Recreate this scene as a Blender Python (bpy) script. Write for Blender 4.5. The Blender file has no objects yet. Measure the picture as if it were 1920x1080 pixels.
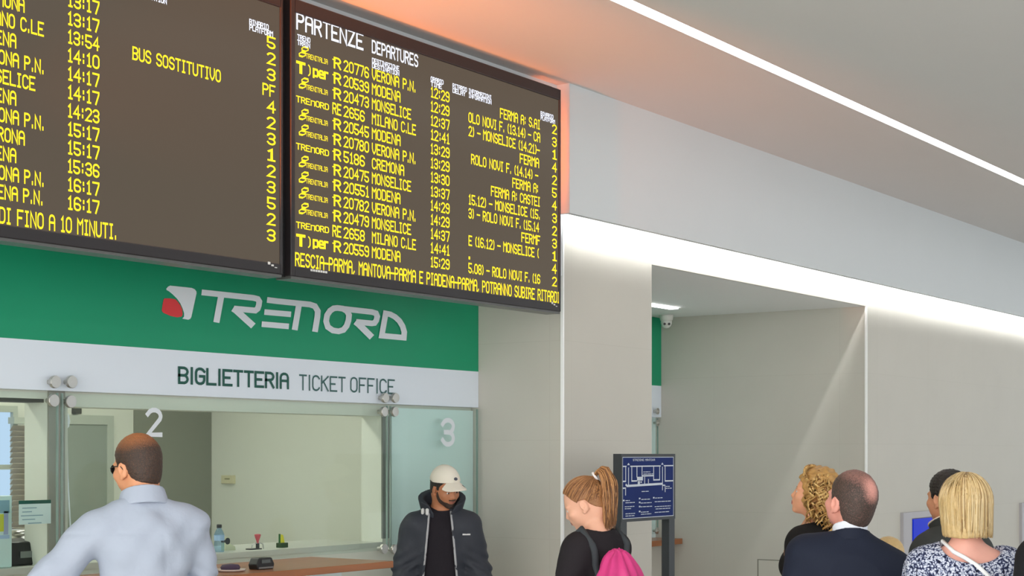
import bpy, bmesh, math, random
import numpy as np
from mathutils import Vector, Matrix

# ------------------------------------------------------------------ scene basics
SC = bpy.context.scene
COL = SC.collection
PI = math.pi
EYE = 1.72                      # camera height above the floor
FPX = 2950.0                    # focal length in 1920-px pixels
HZ = 850.0                      # image row of the horizon
TH = math.atan2(2080.0, FPX)    # angle between the ticket wall and the view axis
CT, ST = math.cos(TH), math.sin(TH)

cam_data = bpy.data.cameras.new('camera')
cam_data.sensor_width = 36.0
cam_data.lens = 36.0 * FPX / 1920.0
cam_data.shift_y = (HZ - 540.0) / 1920.0
cam_data.clip_end = 200
cam = bpy.data.objects.new('camera', cam_data)
COL.objects.link(cam)
cam.location = (0, 0, EYE)
cam.rotation_euler = (PI / 2, 0, TH - PI / 2)
SC.camera = cam

SC.view_settings.view_transform = 'Standard'
SC.view_settings.look = 'None'
SC.view_settings.gamma = 1.0
SC.view_settings.use_curve_mapping = False
SC.view_settings.exposure = 0.0

DAY_END, DAY_SIDE = 4.6, 1.04
# daylight of the open hall behind and beside the camera
world = bpy.data.worlds.new('hall_daylight')
SC.world = world
world.use_nodes = True
wn = world.node_tree
bg = wn.nodes['Background']
bg.inputs['Color'].default_value = (0.89, 0.955, 1.0, 1)
# brighter and warmer towards -X, added to lift the recess side walls
w_tc = wn.nodes.new('ShaderNodeTexCoord'); w_sp = wn.nodes.new('ShaderNodeSeparateXYZ'); w_mr = wn.nodes.new('ShaderNodeMapRange')
w_mr.inputs['From Min'].default_value = -1.0; w_mr.inputs['From Max'].default_value = 0.35
w_mr.inputs['To Min'].default_value = DAY_END; w_mr.inputs['To Max'].default_value = DAY_SIDE
w_cr = wn.nodes.new('ShaderNodeMix'); w_cr.data_type = 'RGBA'; w_cm = wn.nodes.new('ShaderNodeMapRange')
w_cm.inputs['From Min'].default_value = -1.0; w_cm.inputs['From Max'].default_value = 0.2
w_cr.inputs[6].default_value = (1.0, 0.98, 0.94, 1); w_cr.inputs[7].default_value = (0.88, 0.95, 1.0, 1)
wn.links.new(w_sp.outputs[0], w_cm.inputs['Value']); wn.links.new(w_cm.outputs[0], w_cr.inputs[0]); wn.links.new(w_cr.outputs[2], bg.inputs['Color'])
wn.links.new(w_tc.outputs['Generated'], w_sp.inputs[0]); wn.links.new(w_sp.outputs[0], w_mr.inputs['Value']); wn.links.new(w_mr.outputs[0], bg.inputs['Strength'])

WARM_UPLIGHT = 1.0
WARM_FLOOD = 1700.0
COVE_STRENGTH = 110.0
STRIP_STRENGTH = 10.0

# ------------------------------------------------------------------ materials
def lin(c):
    return tuple(((v / 255.0) / 12.92 if v / 255.0 <= 0.04045 else ((v / 255.0 + 0.055) / 1.055) ** 2.4) for v in c) + (1.0,)

def mat(name, rgb, rough=0.6, metal=0.0, var=0.06, scale=8.0, bump=0.0, bscale=60.0, spec=0.5, coat=0.0, stretch=None):
    m = bpy.data.materials.new(name)
    m.use_nodes = True
    nt = m.node_tree
    b = nt.nodes['Principled BSDF']
    b.inputs['Roughness'].default_value = rough
    b.inputs['Metallic'].default_value = metal
    b.inputs['Specular IOR Level'].default_value = spec
    b.inputs['Coat Weight'].default_value = coat
    c = lin(rgb)
    tc = nt.nodes.new('ShaderNodeTexCoord')
    mp = nt.nodes.new('ShaderNodeMapping')
    nt.links.new(tc.outputs['Object'], mp.inputs['Vector'])
    if stretch: mp.inputs['Scale'].default_value = stretch
    n = nt.nodes.new('ShaderNodeTexNoise')
    n.inputs['Scale'].default_value = scale
    n.inputs['Detail'].default_value = 4
    nt.links.new(mp.outputs['Vector'], n.inputs['Vector'])
    mx = nt.nodes.new('ShaderNodeMix')
    mx.data_type = 'RGBA'
    mx.inputs[6].default_value = tuple(v * (1 - var) for v in c[:3]) + (1,)
    mx.inputs[7].default_value = tuple(min(1, v * (1 + var)) for v in c[:3]) + (1,)
    nt.links.new(n.outputs['Fac'], mx.inputs[0])
    nt.links.new(mx.outputs[2], b.inputs['Base Color'])
    if bump:
        n2 = nt.nodes.new('ShaderNodeTexNoise')
        n2.inputs['Scale'].default_value = bscale
        n2.inputs['Detail'].default_value = 3
        nt.links.new(mp.outputs['Vector'], n2.inputs['Vector'])
        bp = nt.nodes.new('ShaderNodeBump')
        bp.inputs['Strength'].default_value = bump
        bp.inputs['Distance'].default_value = 0.01
        nt.links.new(n2.outputs['Fac'], bp.inputs['Height'])
        nt.links.new(bp.outputs['Normal'], b.inputs['Normal'])
    return m

def emit(name, rgb, s):
    m = bpy.data.materials.new(name)
    m.use_nodes = True
    nt = m.node_tree
    nt.nodes.remove(nt.nodes['Principled BSDF'])
    e = nt.nodes.new('ShaderNodeEmission')
    e.inputs['Color'].default_value = lin(rgb)
    e.inputs['Strength'].default_value = s
    nt.links.new(e.outputs[0], nt.nodes['Material Output'].inputs['Surface'])
    return m

def screen_mat(name, rgb, s, gloss=0.16):
    """a lit LCD panel: weak backlight glow under a semi-gloss sheet"""
    m = mat(name, (22, 20, 18), 0.28, 0, 0.03, 3)
    b = m.node_tree.nodes['Principled BSDF']
    b.inputs['Emission Color'].default_value = lin(rgb)
    b.inputs['Emission Strength'].default_value = s
    b.inputs['Specular IOR Level'].default_value = gloss
    return m

def glass_mat(name, tint, gl=0.9, base=0.0):
    m = bpy.data.materials.new(name)
    m.use_nodes = True
    nt = m.node_tree
    nt.nodes.remove(nt.nodes['Principled BSDF'])
    t = nt.nodes.new('ShaderNodeBsdfTransparent')
    t.inputs['Color'].default_value = tint + (1,)
    g = nt.nodes.new('ShaderNodeBsdfGlossy')
    g.inputs['Roughness'].default_value = 0.02
    f = nt.nodes.new('ShaderNodeLayerWeight')
    f.inputs['Blend'].default_value = 0.5
    pw = nt.nodes.new('ShaderNodeMath'); pw.operation = 'POWER'; pw.inputs[1].default_value = 5.0
    nt.links.new(f.outputs['Facing'], pw.inputs[0])
    mu = nt.nodes.new('ShaderNodeMath'); mu.operation = 'MULTIPLY_ADD'
    mu.inputs[1].default_value = gl; mu.inputs[2].default_value = base
    nt.links.new(pw.outputs[0], mu.inputs[0])
    mix = nt.nodes.new('ShaderNodeMixShader')
    nt.links.new(mu.outputs[0], mix.inputs[0])
    nt.links.new(t.outputs[0], mix.inputs[1])
    nt.links.new(g.outputs[0], mix.inputs[2])
    nt.links.new(mix.outputs[0], nt.nodes['Material Output'].inputs['Surface'])
    return m

def tile_mat(name, rgb):
    """large honed stone tiles with hairline joints"""
    m = mat(name, rgb, 0.42, 0, 0.035, 3.0, 0.02, 40, 0.35)
    nt = m.node_tree
    b = nt.nodes['Principled BSDF']
    tc = nt.nodes.new('ShaderNodeTexCoord')
    sep = nt.nodes.new('ShaderNodeSeparateXYZ')
    add = nt.nodes.new('ShaderNodeMath'); add.operation = 'ADD'
    cmb = nt.nodes.new('ShaderNodeCombineXYZ')
    nt.links.new(tc.outputs['Object'], sep.inputs[0])
    nt.links.new(sep.outputs[0], add.inputs[0]); nt.links.new(sep.outputs[1], add.inputs[1])
    nt.links.new(add.outputs[0], cmb.inputs[0]); nt.links.new(sep.outputs[2], cmb.inputs[1])
    br = nt.nodes.new('ShaderNodeTexBrick')
    br.inputs['Scale'].default_value = 1.0
    br.inputs['Brick Width'].default_value = 1.2
    br.inputs['Row Height'].default_value = 0.6
    br.inputs['Mortar Size'].default_value = 0.003
    br.inputs['Mortar Smooth'].default_value = 0.3
    br.offset = 0.0
    br.inputs['Color1'].default_value = (1, 1, 1, 1)
    br.inputs['Color2'].default_value = (0.985, 0.985, 0.985, 1)
    br.inputs['Mortar'].default_value = (0.945, 0.945, 0.94, 1)
    nt.links.new(cmb.outputs[0], br.inputs['Vector'])
    src = b.inputs['Base Color'].links[0].from_socket
    mul = nt.nodes.new('ShaderNodeMix'); mul.data_type = 'RGBA'; mul.blend_type = 'MULTIPLY'
    mul.inputs[0].default_value = 1.0
    nt.links.new(src, mul.inputs[6]); nt.links.new(br.outputs['Color'], mul.inputs[7])
    nt.links.new(mul.outputs[2], b.inputs['Base Color'])
    return m

M = {}
M['wall'] = tile_mat('honed_wall_tile', (194, 191, 181))
M['plaster'] = mat('white_plaster', (200, 206, 209), 0.85, 0, 0.015, 2.0, 0.02, 120)
M['ceiling'] = mat('ceiling_plaster', (206, 206, 205), 0.9, 0, 0.012, 2.0)
M['office_wall'] = mat('office_wall_paint', (214, 216, 204), 0.85, 0, 0.02, 2.0)
M['grey_wall'] = mat('grey_leaf_paint', (128, 130, 116), 0.85, 0, 0.02, 2.0)
M['bay_ceiling'] = mat('bay_ceiling_paint', (240, 240, 240), 0.9, 0, 0.01, 2.0)
M['floor'] = mat('polished_stone_floor', (214, 211, 204), 0.25, 0, 0.06, 3.0)
M['trim'] = mat('white_edge_trim', (246, 247, 246), 0.35, 0.0, 0.01)
M['green'] = mat('green_sign_vinyl', (14, 148, 106), 0.45, 0, 0.05, 3.0, 0, 60, 0.4)
M['sign_white'] = mat('white_sign_panel', (226, 234, 244), 0.4, 0, 0.012, 2.0)
M['logo_white'] = mat('white_letter_vinyl', (226, 232, 238), 0.45, 0, 0.01)
M['logo_red'] = mat('red_letter_vinyl', (222, 58, 62), 0.45, 0, 0.02)
M['dark_green'] = mat('dark_green_letter_vinyl', (16, 84, 72), 0.5, 0, 0.02)
M['teal_grey'] = mat('grey_green_letter_vinyl', (54, 98, 96), 0.5, 0, 0.02)
M['bezel'] = mat('dark_display_casing', (38, 34, 36), 0.35, 0, 0.05, 6, 0, 60, 0.4)
M['lip'] = mat('grey_display_lip', (92, 92, 90), 0.3, 0.4, 0.05)
M['mark'] = mat('pale_casing_marks', (215, 215, 212), 0.5)
M['screen'] = screen_mat('lcd_screen', (103, 92, 79), 0.78, 0.08)
M['led_yellow'] = emit('amber_timetable_glow', (255, 226, 44), 1.55)
M['led_white'] = emit('white_header_glow', (236, 240, 255), 1.35)
M['strip'] = emit('white_led_strip', (255, 255, 255), STRIP_STRENGTH)
M['steel'] = mat('brushed_steel', (190, 188, 182), 0.28, 0.9, 0.05, 20)
M['glass'] = glass_mat('clear_counter_glass', (0.935, 0.972, 0.958), 0.8, 0.012)
M['glass_edge'] = mat('green_glass_edge', (128, 150, 142), 0.15, 0, 0.05, 6, 0, 60, 0.6)
M['frost'] = mat('pale_backing_panel', (222, 240, 240), 0.35, 0, 0.015, 2.0)
M['wood'] = mat('orange_brown_wood', (150, 92, 52), 0.35, 0, 0.22, 5.0, 0.03, 30, 0.5, 0.2, (0.6, 6, 6))
M['black'] = mat('black_plastic', (22, 22, 24), 0.4, 0, 0.06)
M['charcoal'] = mat('charcoal_powder_coat', (48, 52, 56), 0.45, 0, 0.05)
M['mapblue'] = mat('navy_map_print', (10, 36, 100), 0.55, 0, 0.08, 6, 0, 60, 0.2)
M['mapline'] = mat('white_map_print', (205, 212, 222), 0.5)

# ------------------------------------------------------------------ geometry helpers
def ray(x, y):
    u = x - 960.0
    return Vector((CT * FPX + ST * u, ST * FPX - CT * u, HZ - y))

def P(x, y, Y):
    """the point of the vertical plane at depth Y that the photograph shows at (x, y)"""
    d = ray(x, y); t = Y / d.y
    return Vector((d.x * t, Y, EYE + d.z * t))

def PX(x, Y): return P(x, HZ, Y).x
def SZ(s, Y): return EYE + s / CT * Y

def depth_point(x, z):
    """floor point seen in image column x at distance z along the view axis, and the azimuth of that ray"""
    d = ray(x, HZ); t = z / FPX
    return Vector((d.x * t, d.y * t, 0)), math.atan2(d.y, d.x)

class MB:
    def __init__(self): self.v = []; self.f = []; self.mi = []; self.m = 0; self.n = 0
    def add(self, verts, faces):
        o = len(self.v)
        self.v += [tuple(p) for p in verts]
        self.f += [tuple(i + o for i in f) for f in faces]
        self.mi += [self.m] * len(faces)
        return self
    def box(self, x0, x1, y0, y1, z0, z1):
        p = [(x0, y0, z0), (x1, y0, z0), (x1, y1, z0), (x0, y1, z0), (x0, y0, z1), (x1, y0, z1), (x1, y1, z1), (x0, y1, z1)]
        return self.add(p, [(0, 3, 2, 1), (4, 5, 6, 7), (0, 1, 5, 4), (1, 2, 6, 5), (2, 3, 7, 6), (3, 0, 4, 7)])
    def rot_box(self, c, ux, hx, hy, z0, z1):
        """upright box about c with horizontal unit axis ux"""
        ux = Vector((ux[0], ux[1], 0)).normalized(); uy = Vector((-ux.y, ux.x, 0)); p = []
        for z in (z0, z1):
            for a, b in ((-1, -1), (1, -1), (1, 1), (-1, 1)):
                q = Vector((c[0], c[1], 0)) + ux * hx * a + uy * hy * b
                p.append((q.x, q.y, z))
        return self.add(p, [(0, 3, 2, 1), (4, 5, 6, 7), (0, 1, 5, 4), (1, 2, 6, 5), (2, 3, 7, 6), (3, 0, 4, 7)])
    def lathe(self, prof, c, axis='Z', n=20, rot=None):
        """prof: (radius, height) pairs turned about an axis through c"""
        vs = []; fs = []
        for r, h in prof:
            for k in range(n):
                a = 2 * PI * k / n
                q = Vector((r * math.cos(a), r * math.sin(a), h))
                if axis == 'Y': q = Vector((q.x, -q.z, q.y))
                if axis == 'X': q = Vector((q.z, q.x, q.y))
                if rot: q = rot @ q
                vs.append(Vector(c) + q)
        for i in range(len(prof) - 1):
            for k in range(n):
                a, b = i * n + k, i * n + (k + 1) % n
                fs.append((a, b, b + n, a + n))
        fs.append(tuple(range(n))[::-1]); fs.append(tuple(range((len(prof) - 1) * n, len(prof) * n)))
        return self.add(vs, fs)
    def tube(self, pts, r, n=8):
        pts = [Vector(p) for p in pts]
        rr = r if isinstance(r, (list, tuple)) else [r] * len(pts)
        vs = []; fs = []; up = None
        for i, p in enumerate(pts):
            t = (pts[min(i + 1, len(pts) - 1)] - pts[max(i - 1, 0)]).normalized()
            if up is None: up = t.orthogonal().normalized()
            up = (up - t * up.dot(t)).normalized(); s = t.cross(up)
            for k in range(n):
                a = 2 * PI * k / n
                vs.append(p + (up * math.cos(a) + s * math.sin(a)) * rr[i])
        for i in range(len(pts) - 1):
            for k in range(n):
                a, b = i * n + k, i * n + (k + 1) % n
                fs.append((a, b, b + n, a + n))
        fs.append(tuple(range(n))[::-1]); fs.append(tuple(range((len(pts) - 1) * n, len(pts) * n)))
        return self.add(vs, fs)
    def prism(self, poly, y0, y1):
        """poly in (x, z), extruded along y"""
        n = len(poly)
        vs = [(p[0], y0, p[1]) for p in poly] + [(p[0], y1, p[1]) for p in poly]
        fs = [tuple(range(n)), tuple(range(n, 2 * n))[::-1]] + [(i, i + n, (i + 1) % n + n, (i + 1) % n) for i in range(n)]
        return self.add(vs, fs)
    def build(self, name, mats, parent=None, smooth=False, bevel=0.0, loc=None):
        me = bpy.data.meshes.new(name)
        org = Vector(loc) if loc is not None else Vector((0, 0, 0))
        me.from_pydata([tuple(Vector(p) - org) for p in self.v], [], self.f)
        for m_ in (mats if isinstance(mats, list) else [mats]): me.materials.append(m_)
        me.polygons.foreach_set('material_index', self.mi)
        bm = bmesh.new(); bm.from_mesh(me); bmesh.ops.recalc_face_normals(bm, faces=bm.faces); bm.to_mesh(me); bm.free()
        if smooth: me.polygons.foreach_set('use_smooth', [True] * len(me.polygons))
        o = bpy.data.objects.new(name, me)
        COL.objects.link(o)
        if parent is not None:
            o.parent = parent
            o.location = org - world_loc(parent)
        else: o.location = org
        if bevel:
            bv = o.modifiers.new('edge', 'BEVEL'); bv.width = bevel; bv.segments = 2; bv.limit_method = 'ANGLE'
        return o

def world_loc(o):
    p = Vector((0, 0, 0))
    while o is not None: p = p + Vector(o.location); o = o.parent
    return p

def tag(o, label, cat, group=None, kind=None):
    o['label'] = label; o['category'] = cat
    if group: o['group'] = group
    if kind: o['kind'] = kind
    return o

def thing(name, label, cat, loc=(0, 0, 0), group=None, kind=None, rz=0.0):
    o = bpy.data.objects.new(name, None)
    o.empty_display_size = 0.1
    COL.objects.link(o); o.location = loc; o.rotation_euler = (0, 0, rz)
    return tag(o, label, cat, group, kind)

def area_lamp(name, loc, rot, sx, sy, power, rgb=(255, 255, 255), parent=None, spread=PI):
    l = bpy.data.lights.new(name, 'AREA'); l.shape = 'RECTANGLE'; l.size = sx; l.size_y = sy; l.energy = power
    l.color = lin(rgb)[:3]; l.spread = spread
    o = bpy.data.objects.new(name, l); COL.objects.link(o); o.rotation_euler = rot
    o.location = Vector(loc) - (world_loc(parent) if parent else Vector((0, 0, 0))); o.parent = parent
    return o

# ------------------------------------------------------------------ stroke lettering
G = {
 'A': '000516364540 0343', 'B': '00063645443303 3342413000', 'C': '4536160501103041', 'D': '00063645413000', 'E': '46060040 0333',
 'F': '460600 0333', 'G': '4536160501103041432 3', 'H': '0600 4640 0343', 'I': '1636 2620 1030', 'K': '0600 4603 1440', 'L': '060040',
 'M': '0006244640', 'N': '00064046', 'O': '010516364541301001', 'P': '00063645443303', 'R': '00063645443303 2340',
 'S': '453616050413334241301001', 'T': '0646 2620', 'U': '060110304146', 'V': '06022042 46', 'Z': '06460040', 'X': '0640 4600', 'Y': '0623 4623 2320',
 '0': '010516364541301001', '1': '152620 1030', '2': '05163645440040', '3': '0516364544331 3 3342413010 01', '4': '30360242',
 '5': '460603334241301001', '6': '4536160501103041423303', '7': '06464520', '8': '13040516364544331302011030414233 13'.replace(' 13', ''),
 '9': '0110304145361605041343', ':': '2122 2425', '.': '2021', '-': '0343', '(': '36252130'.replace('36252130', '36252130'), ')': '16252110',
 ',': '2110', "'": '2625', 'Q': '010516364541301001 2240',
}
G['G'] = '4536160501103041 4323'.replace(' ', '')
G['V'] = '06 '.strip() + '02204246'
G['3'] = '051636454433 13334241301001'
G['|'] = '2620'; NARROW_PLAIN = (1.5, 1.0)
G['n'] = '00053545 40'.replace(' ', '')
G['8'] = '1304051636454433 1302011030414233 1333'
NARROW = {'I': (0.5, 3.0), '1': (0.6, 2.6), ':': (1.3, 1.6), '.': (1.4, 1.4), '(': (1.6, 1.8), ')': (0.8, 1.8), ',': (1.0, 1.4), ' ': (0, 2.2), '-': (0.6, 3.0), "'": (1.2, 1.4)}

NARROW['|'] = NARROW_PLAIN

def chaikin(pts, closed=False):
    out = [pts[0]]
    for a, b, c in zip(pts, pts[1:], pts[2:]):
        ang = abs((b - a).angle(c - b)) if (b - a).length > 0 and (c - b).length > 0 else 0
        if ang < 1.0:
            la, lc = (b - a).length, (c - b).length
            k = min(la, lc) * 0.35
            out += [b + (a - b).normalized() * k, b + (c - b).normalized() * k]
        else: out.append(b)
    return out + [pts[-1]]

def stroke(pts, w, cap=0.0):
    """a mitred ribbon along 2D points: returns (verts, quads)"""
    n = len(pts)
    closed = n > 2 and (pts[0] - pts[-1]).length < 1e-6
    vs = []; fs = []
    def nrm(a, b):
        d = (b - a).normalized(); return Vector((-d.y, d.x)), d
    for i, p in enumerate(pts):
        if closed:
            n1, d1 = nrm(pts[i - 1] if i > 0 else pts[-2], p)
            n2, d2 = nrm(p, pts[i + 1] if i < n - 1 else pts[1])
        else:
            n1, d1 = nrm(pts[max(i - 1, 0)], pts[max(i, 1)])
            n2, d2 = nrm(pts[min(i, n - 2)], pts[min(i + 1, n - 1)])
        m = (n1 + n2)
        m = m.normalized() if m.length > 1e-6 else n1
        k = 1.0 / max(0.45, m.dot(n1))
        q = p
        if not closed and i == 0: q = p - d2 * cap
        if not closed and i == n - 1: q = p + d1 * cap
        vs += [q + m * (w / 2 * k), q - m * (w / 2 * k)]
    for i in range(n - 1): fs.append((2 * i, 2 * i + 1, 2 * i + 3, 2 * i + 2))
    return vs, fs

def text_layout(s):
    """glyph strokes in em units (cap height 6)"""
    x = 0.0; out = []
    for ch in s:
        off, adv = NARROW.get(ch, (0.0, 4.0))
        if ch != ' ' and ch in G:
            for seg in G[ch].split(' '):
                if len(seg) < 4: continue
                out.append([Vector((int(seg[i]) - off + x, int(seg[i + 1]))) for i in range(0, len(seg) - 1, 2)])
        x += adv + 1.55
    return out, x - 1.55

def put_text(mb, s, xl, xr, zb, zt, Y, w=0.9, smooth=True, clip=None, lean=0.0):
    """lettering on the plane y = Y, fitted between xl..xr (metres) and zb..zt"""
    segs, L = text_layout(s)
    kx = (xr - xl) / max(L, 1e-6); kz = (zt - zb) / 6.0
    for pts in segs:
        if smooth and len(pts) > 2: pts = chaikin(pts)
        vs, fs = stroke(pts, w, w * 0.5)
        wv = [(xl + (v.x + lean * v.y) * kx, Y, zb + v.y * kz) for v in vs]
        if clip is not None:
            wv = [(min(max(a, clip[0]), clip[1]), b, c) for a, b, c in wv]
        mb.n += 1; dy = 0.00015 * (mb.n % 9)
        mb.add([(a, b - dy, c) for a, b, c in wv], fs)

def px_text(mb, s, x0, x1, s0, h, Y, w=0.9, **k):
    """lettering whose photograph columns are x0..x1, slope-height centre s0 and height h"""
    put_text(mb, s, PX(x0, Y), PX(x1, Y), SZ(s0 - h / 2, Y), SZ(s0 + h / 2, Y), Y, w, **k)

def px_stroke(mb, pts, w, Y, cap=0.0, round_=True):
    p = [Vector(q) for q in pts]
    vs, fs = stroke(p, w, cap)
    mb.n += 1; dy = 0.0002 * mb.n
    mb.add([P(v.x, v.y, Y - dy) for v in vs], fs)
# ------------------------------------------------------------------ the setting
D = 5.20          # front face of the pier and of the wall of machines
B = 5.06          # front face of the bulkhead
DD = 5.00         # front face of the departure boards
S1 = 1.1208 * D   # face of the ticket-office sign
S2 = 1.381 * D    # face of the sign in the deeper bay
HC = SZ(0.35192, B)            # ceiling height
ZB = SZ(0.22862, B)            # underside of the bulkhead
ZL = SZ(0.19476, D)            # underside of the lintel
XPL, XPR = 1.520 * D, PX(1222, D)      # pier
XW0, XW1 = 2.415 * D, PX(1990, D)      # wall of machines
XBH = PX(1068, B)              # end of the bulkhead

def structure(name, mb, m, label, cat, **k):
    return tag(mb.build(name, m, **k), label, cat, kind='structure')

structure('floor', MB().box(-2, 32, -9, 12.5, -0.1, 0), M['floor'], 'grey polished stone floor of the station hall', 'floor')
LEDY, LEDW = 3.93, 0.085
mb = MB(); mb.box(-2, 32, -9, LEDY - LEDW / 2, HC, HC + 0.12); mb.box(-2, 32, LEDY + LEDW / 2, 12.5, HC, HC + 0.12)
structure('ceiling', mb, M['ceiling'], 'smooth pale ceiling of the station hall with a slot for the light strip', 'ceiling')

# bulkhead: a hanging box along the wall, open underneath at its back for the cove light
mb = MB(); mb.box(XBH, 30, B, B + 0.012, ZB, HC); mb.box(XBH, XBH + 0.03, B + 0.012, D, ZB, HC); mb.box(XBH + 0.03, 30, B + 0.012, B + 0.04, ZB + 0.001, ZB + 0.01)
structure('trim_1', mb, M['plaster'], 'long white bulkhead hanging under the ceiling above the pier', 'bulkhead')
# wall behind the bulkhead, lintel over the deep bay
mb = MB()
mb.box(XPL, XPR, D, S2 + 0.2, 0, HC)                       # pier, running back between both bays
structure('wall_pier', mb, M['wall'], 'pale stone pier between the ticket windows and the deep bay', 'pier')
mb = MB(); mb.box(XPR, XW0, D, D + 0.02, ZL, HC)
structure('wall_lintel', mb, M['wall'], 'short wall above the opening of the deep bay', 'lintel')
mb = MB(); mb.box(XW0, XW1, D, S2 + 0.2, 0, HC)
structure('wall_right', mb, M['wall'], 'pale stone wall holding the ticket machine screens', 'wall')
mb = MB(); mb.box(XW1 - 0.001, 30, D + 0.9, D + 1.1, 0, HC); structure('wall_beyond', mb, M['wall'], 'recessed pale wall past the ticket machines', 'wall')
# bright metal edge trims of the openings
for nm, x, lab in (('trim_2', XPL, 'thin bright metal edge strip up the pier beside the ticket windows'), ('trim_3', XW0, 'thin bright metal edge strip at the machine wall corner of the deep bay')):
    mb = MB(); mb.box(x - 0.006, x + 0.008, D - 0.006, D + 0.012, 0, ZB if nm == 'trim_2' else ZL)
    structure(nm, mb, M['trim'], lab, 'edge trim')
# deep bay: ceiling with light slot, back wall
ZBAY = ZL
slot0, slot1 = P(1180, 566, 6.6), P(1262, 573, 6.6)
mb = MB(); mb.box(XPR, XW0, D + 0.02, S2 + 0.1, ZBAY, ZBAY + 0.1)
structure('ceiling_bay', mb, M['bay_ceiling'], 'low flat ceiling of the deep bay beside the pier', 'ceiling')

# office shell behind the ticket windows
SW = S1 + 0.06                  # wall that carries the glass
XS1 = 1.3564 * S1               # where the office wall meets the pier side
XSL = -1.0
mb = MB()
HEAD = SZ(0.0300, SW); SILL = SZ(-0.0715, SW)
WX0, WX1 = PX(127, SW), PX(717, SW)
W1X = PX(88, SW)
W1H = SZ(0.0345, SW)
mb.box(XSL, W1X - 2.2, SW, SW + 0.16, 0, HC); mb.box(W1X, WX0, SW, SW + 0.16, 0, HC); mb.box(WX1, XPL, SW, SW + 0.16, 0, HC)
mb.box(W1X - 2.2, W1X, SW, SW + 0.16, W1H, HC); mb.box(W1X - 2.2, W1X, SW, SW + 0.16, 0, SILL - .03)
mb.box(WX0, WX1, SW, SW + 0.16, HEAD, HC); mb.box(WX0, WX1, SW, SW + 0.16, 0, SILL - .03)
structure('wall_ticket_office', mb, M['office_wall'], 'pale office wall with two window openings under the green sign', 'wall')
YB = 8.18
XC0 = PX(250, YB)
structure('wall_back', MB().box(XSL, XPL, YB, YB + 0.15, 0, 3.0), M['office_wall'], 'white back wall inside the ticket office', 'wall')
structure('wall_office_side', MB().box(XPL - 0.014, XPL + 0.001, SW + 0.16, YB, 0, 2.95), M['office_wall'], 'white side wall inside the ticket office carrying the thermostat', 'wall')
t = thing('door_2', 'tall flat grey door in the back corner of the ticket office', 'door', ((XC0 + XPL) / 2, YB, 0), kind='structure')
MB().box(XC0, XPL - 0.016, YB - 0.012, YB - 0.0005, 0.01, 2.9).build('door_leaf', M['grey_wall'], t)  # flat leaf in one even grey
mb = MB(); mb.box(XSL, XPL, SW + 0.16, YB, 2.95, 3.05)
structure('ceiling_office', mb, M['ceiling'], 'low ceiling inside the ticket office', 'ceiling')
mb = MB(); mb.box(XSL - 0.1, XSL, SW, YB + 0.2, 0, 3.05)
structure('wall_left', mb, M['office_wall'], 'end wall of the ticket office', 'wall')
mb = MB(); mb.box(W1X - 2.2, W1X, SW - 0.005, SW + 0.5, SILL - 0.03, SILL); mb.box(WX0, WX1, SW - 0.005, SW + 0.5, SILL - 0.03, SILL)
structure('trim_4', mb, mat('sill_laminate', (196, 198, 188), 0.4), 'pale ledge inside the ticket window openings', 'sill')

# ------------------------------------------------------------------ lights of the place, seen and added
t = thing('ceiling_light', 'long thin white light strip let into the ceiling', 'light', (12, LEDY, HC))
MB().box(-2, 32, LEDY - LEDW / 2, LEDY + LEDW / 2, HC + 0.006, HC + 0.03).build('light_diffuser', M['strip'], t)
for yy, lab in ((-0.6, 'unseen light strip added at the ceiling above the middle of the hall'), (-5.0, 'unseen light strip added at the ceiling at the far side of the hall')):  # two unseen strips added for more light in the hall
    t = thing('ceiling_light', lab, 'light', (8, yy, HC))
    MB().box(-2, 32, yy - 0.06, yy + 0.06, HC - 0.01, HC - 0.001).build('light_diffuser', M['strip'], t)
t = thing('cove_light', 'bright cove light tucked behind the bulkhead', 'light', (XBH + 0.1, B + 0.05, ZB + 0.1))
MB().box(XBH + 0.05, 30, B + 0.015, B + 0.025, ZB + 0.055, ZB + 0.065).build('light_diffuser', emit('cove_led_strip', (255, 255, 255), COVE_STRENGTH), t)
t = thing('slot_light', 'short white light slot in the low ceiling of the deep bay', 'light', (slot0.x, 6.6, ZBAY))
MB().box(slot0.x - 0.8, slot1.x, 6.55, 6.63, ZBAY - 0.012, ZBAY - 0.001).build('light_diffuser', emit('bay_led_slot', (255, 255, 255), 16.0), t)
t = thing('added_office_light', 'unseen white light panel added on the ceiling to light the ticket office', 'light', (4.5, 7.0, 2.95))  # unseen panel added to light the office interior
MB().box(3.0, 6.9, 6.85, 7.15, 2.925, 2.945).build('light_diffuser', emit('added_office_panel', (255, 252, 240), 13.0), t)

# ------------------------------------------------------------------ departure boards
ZD1, ZD0 = SZ(0.3429, DD), SZ(0.1315, DD)
XR1 = PX(1052, DD); XR0 = PX(546, DD); XL1 = PX(531, DD); XL0 = XL1 - (XR1 - XR0)
SLOPE0, PITCH = 0.3036, 0.01189

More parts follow.
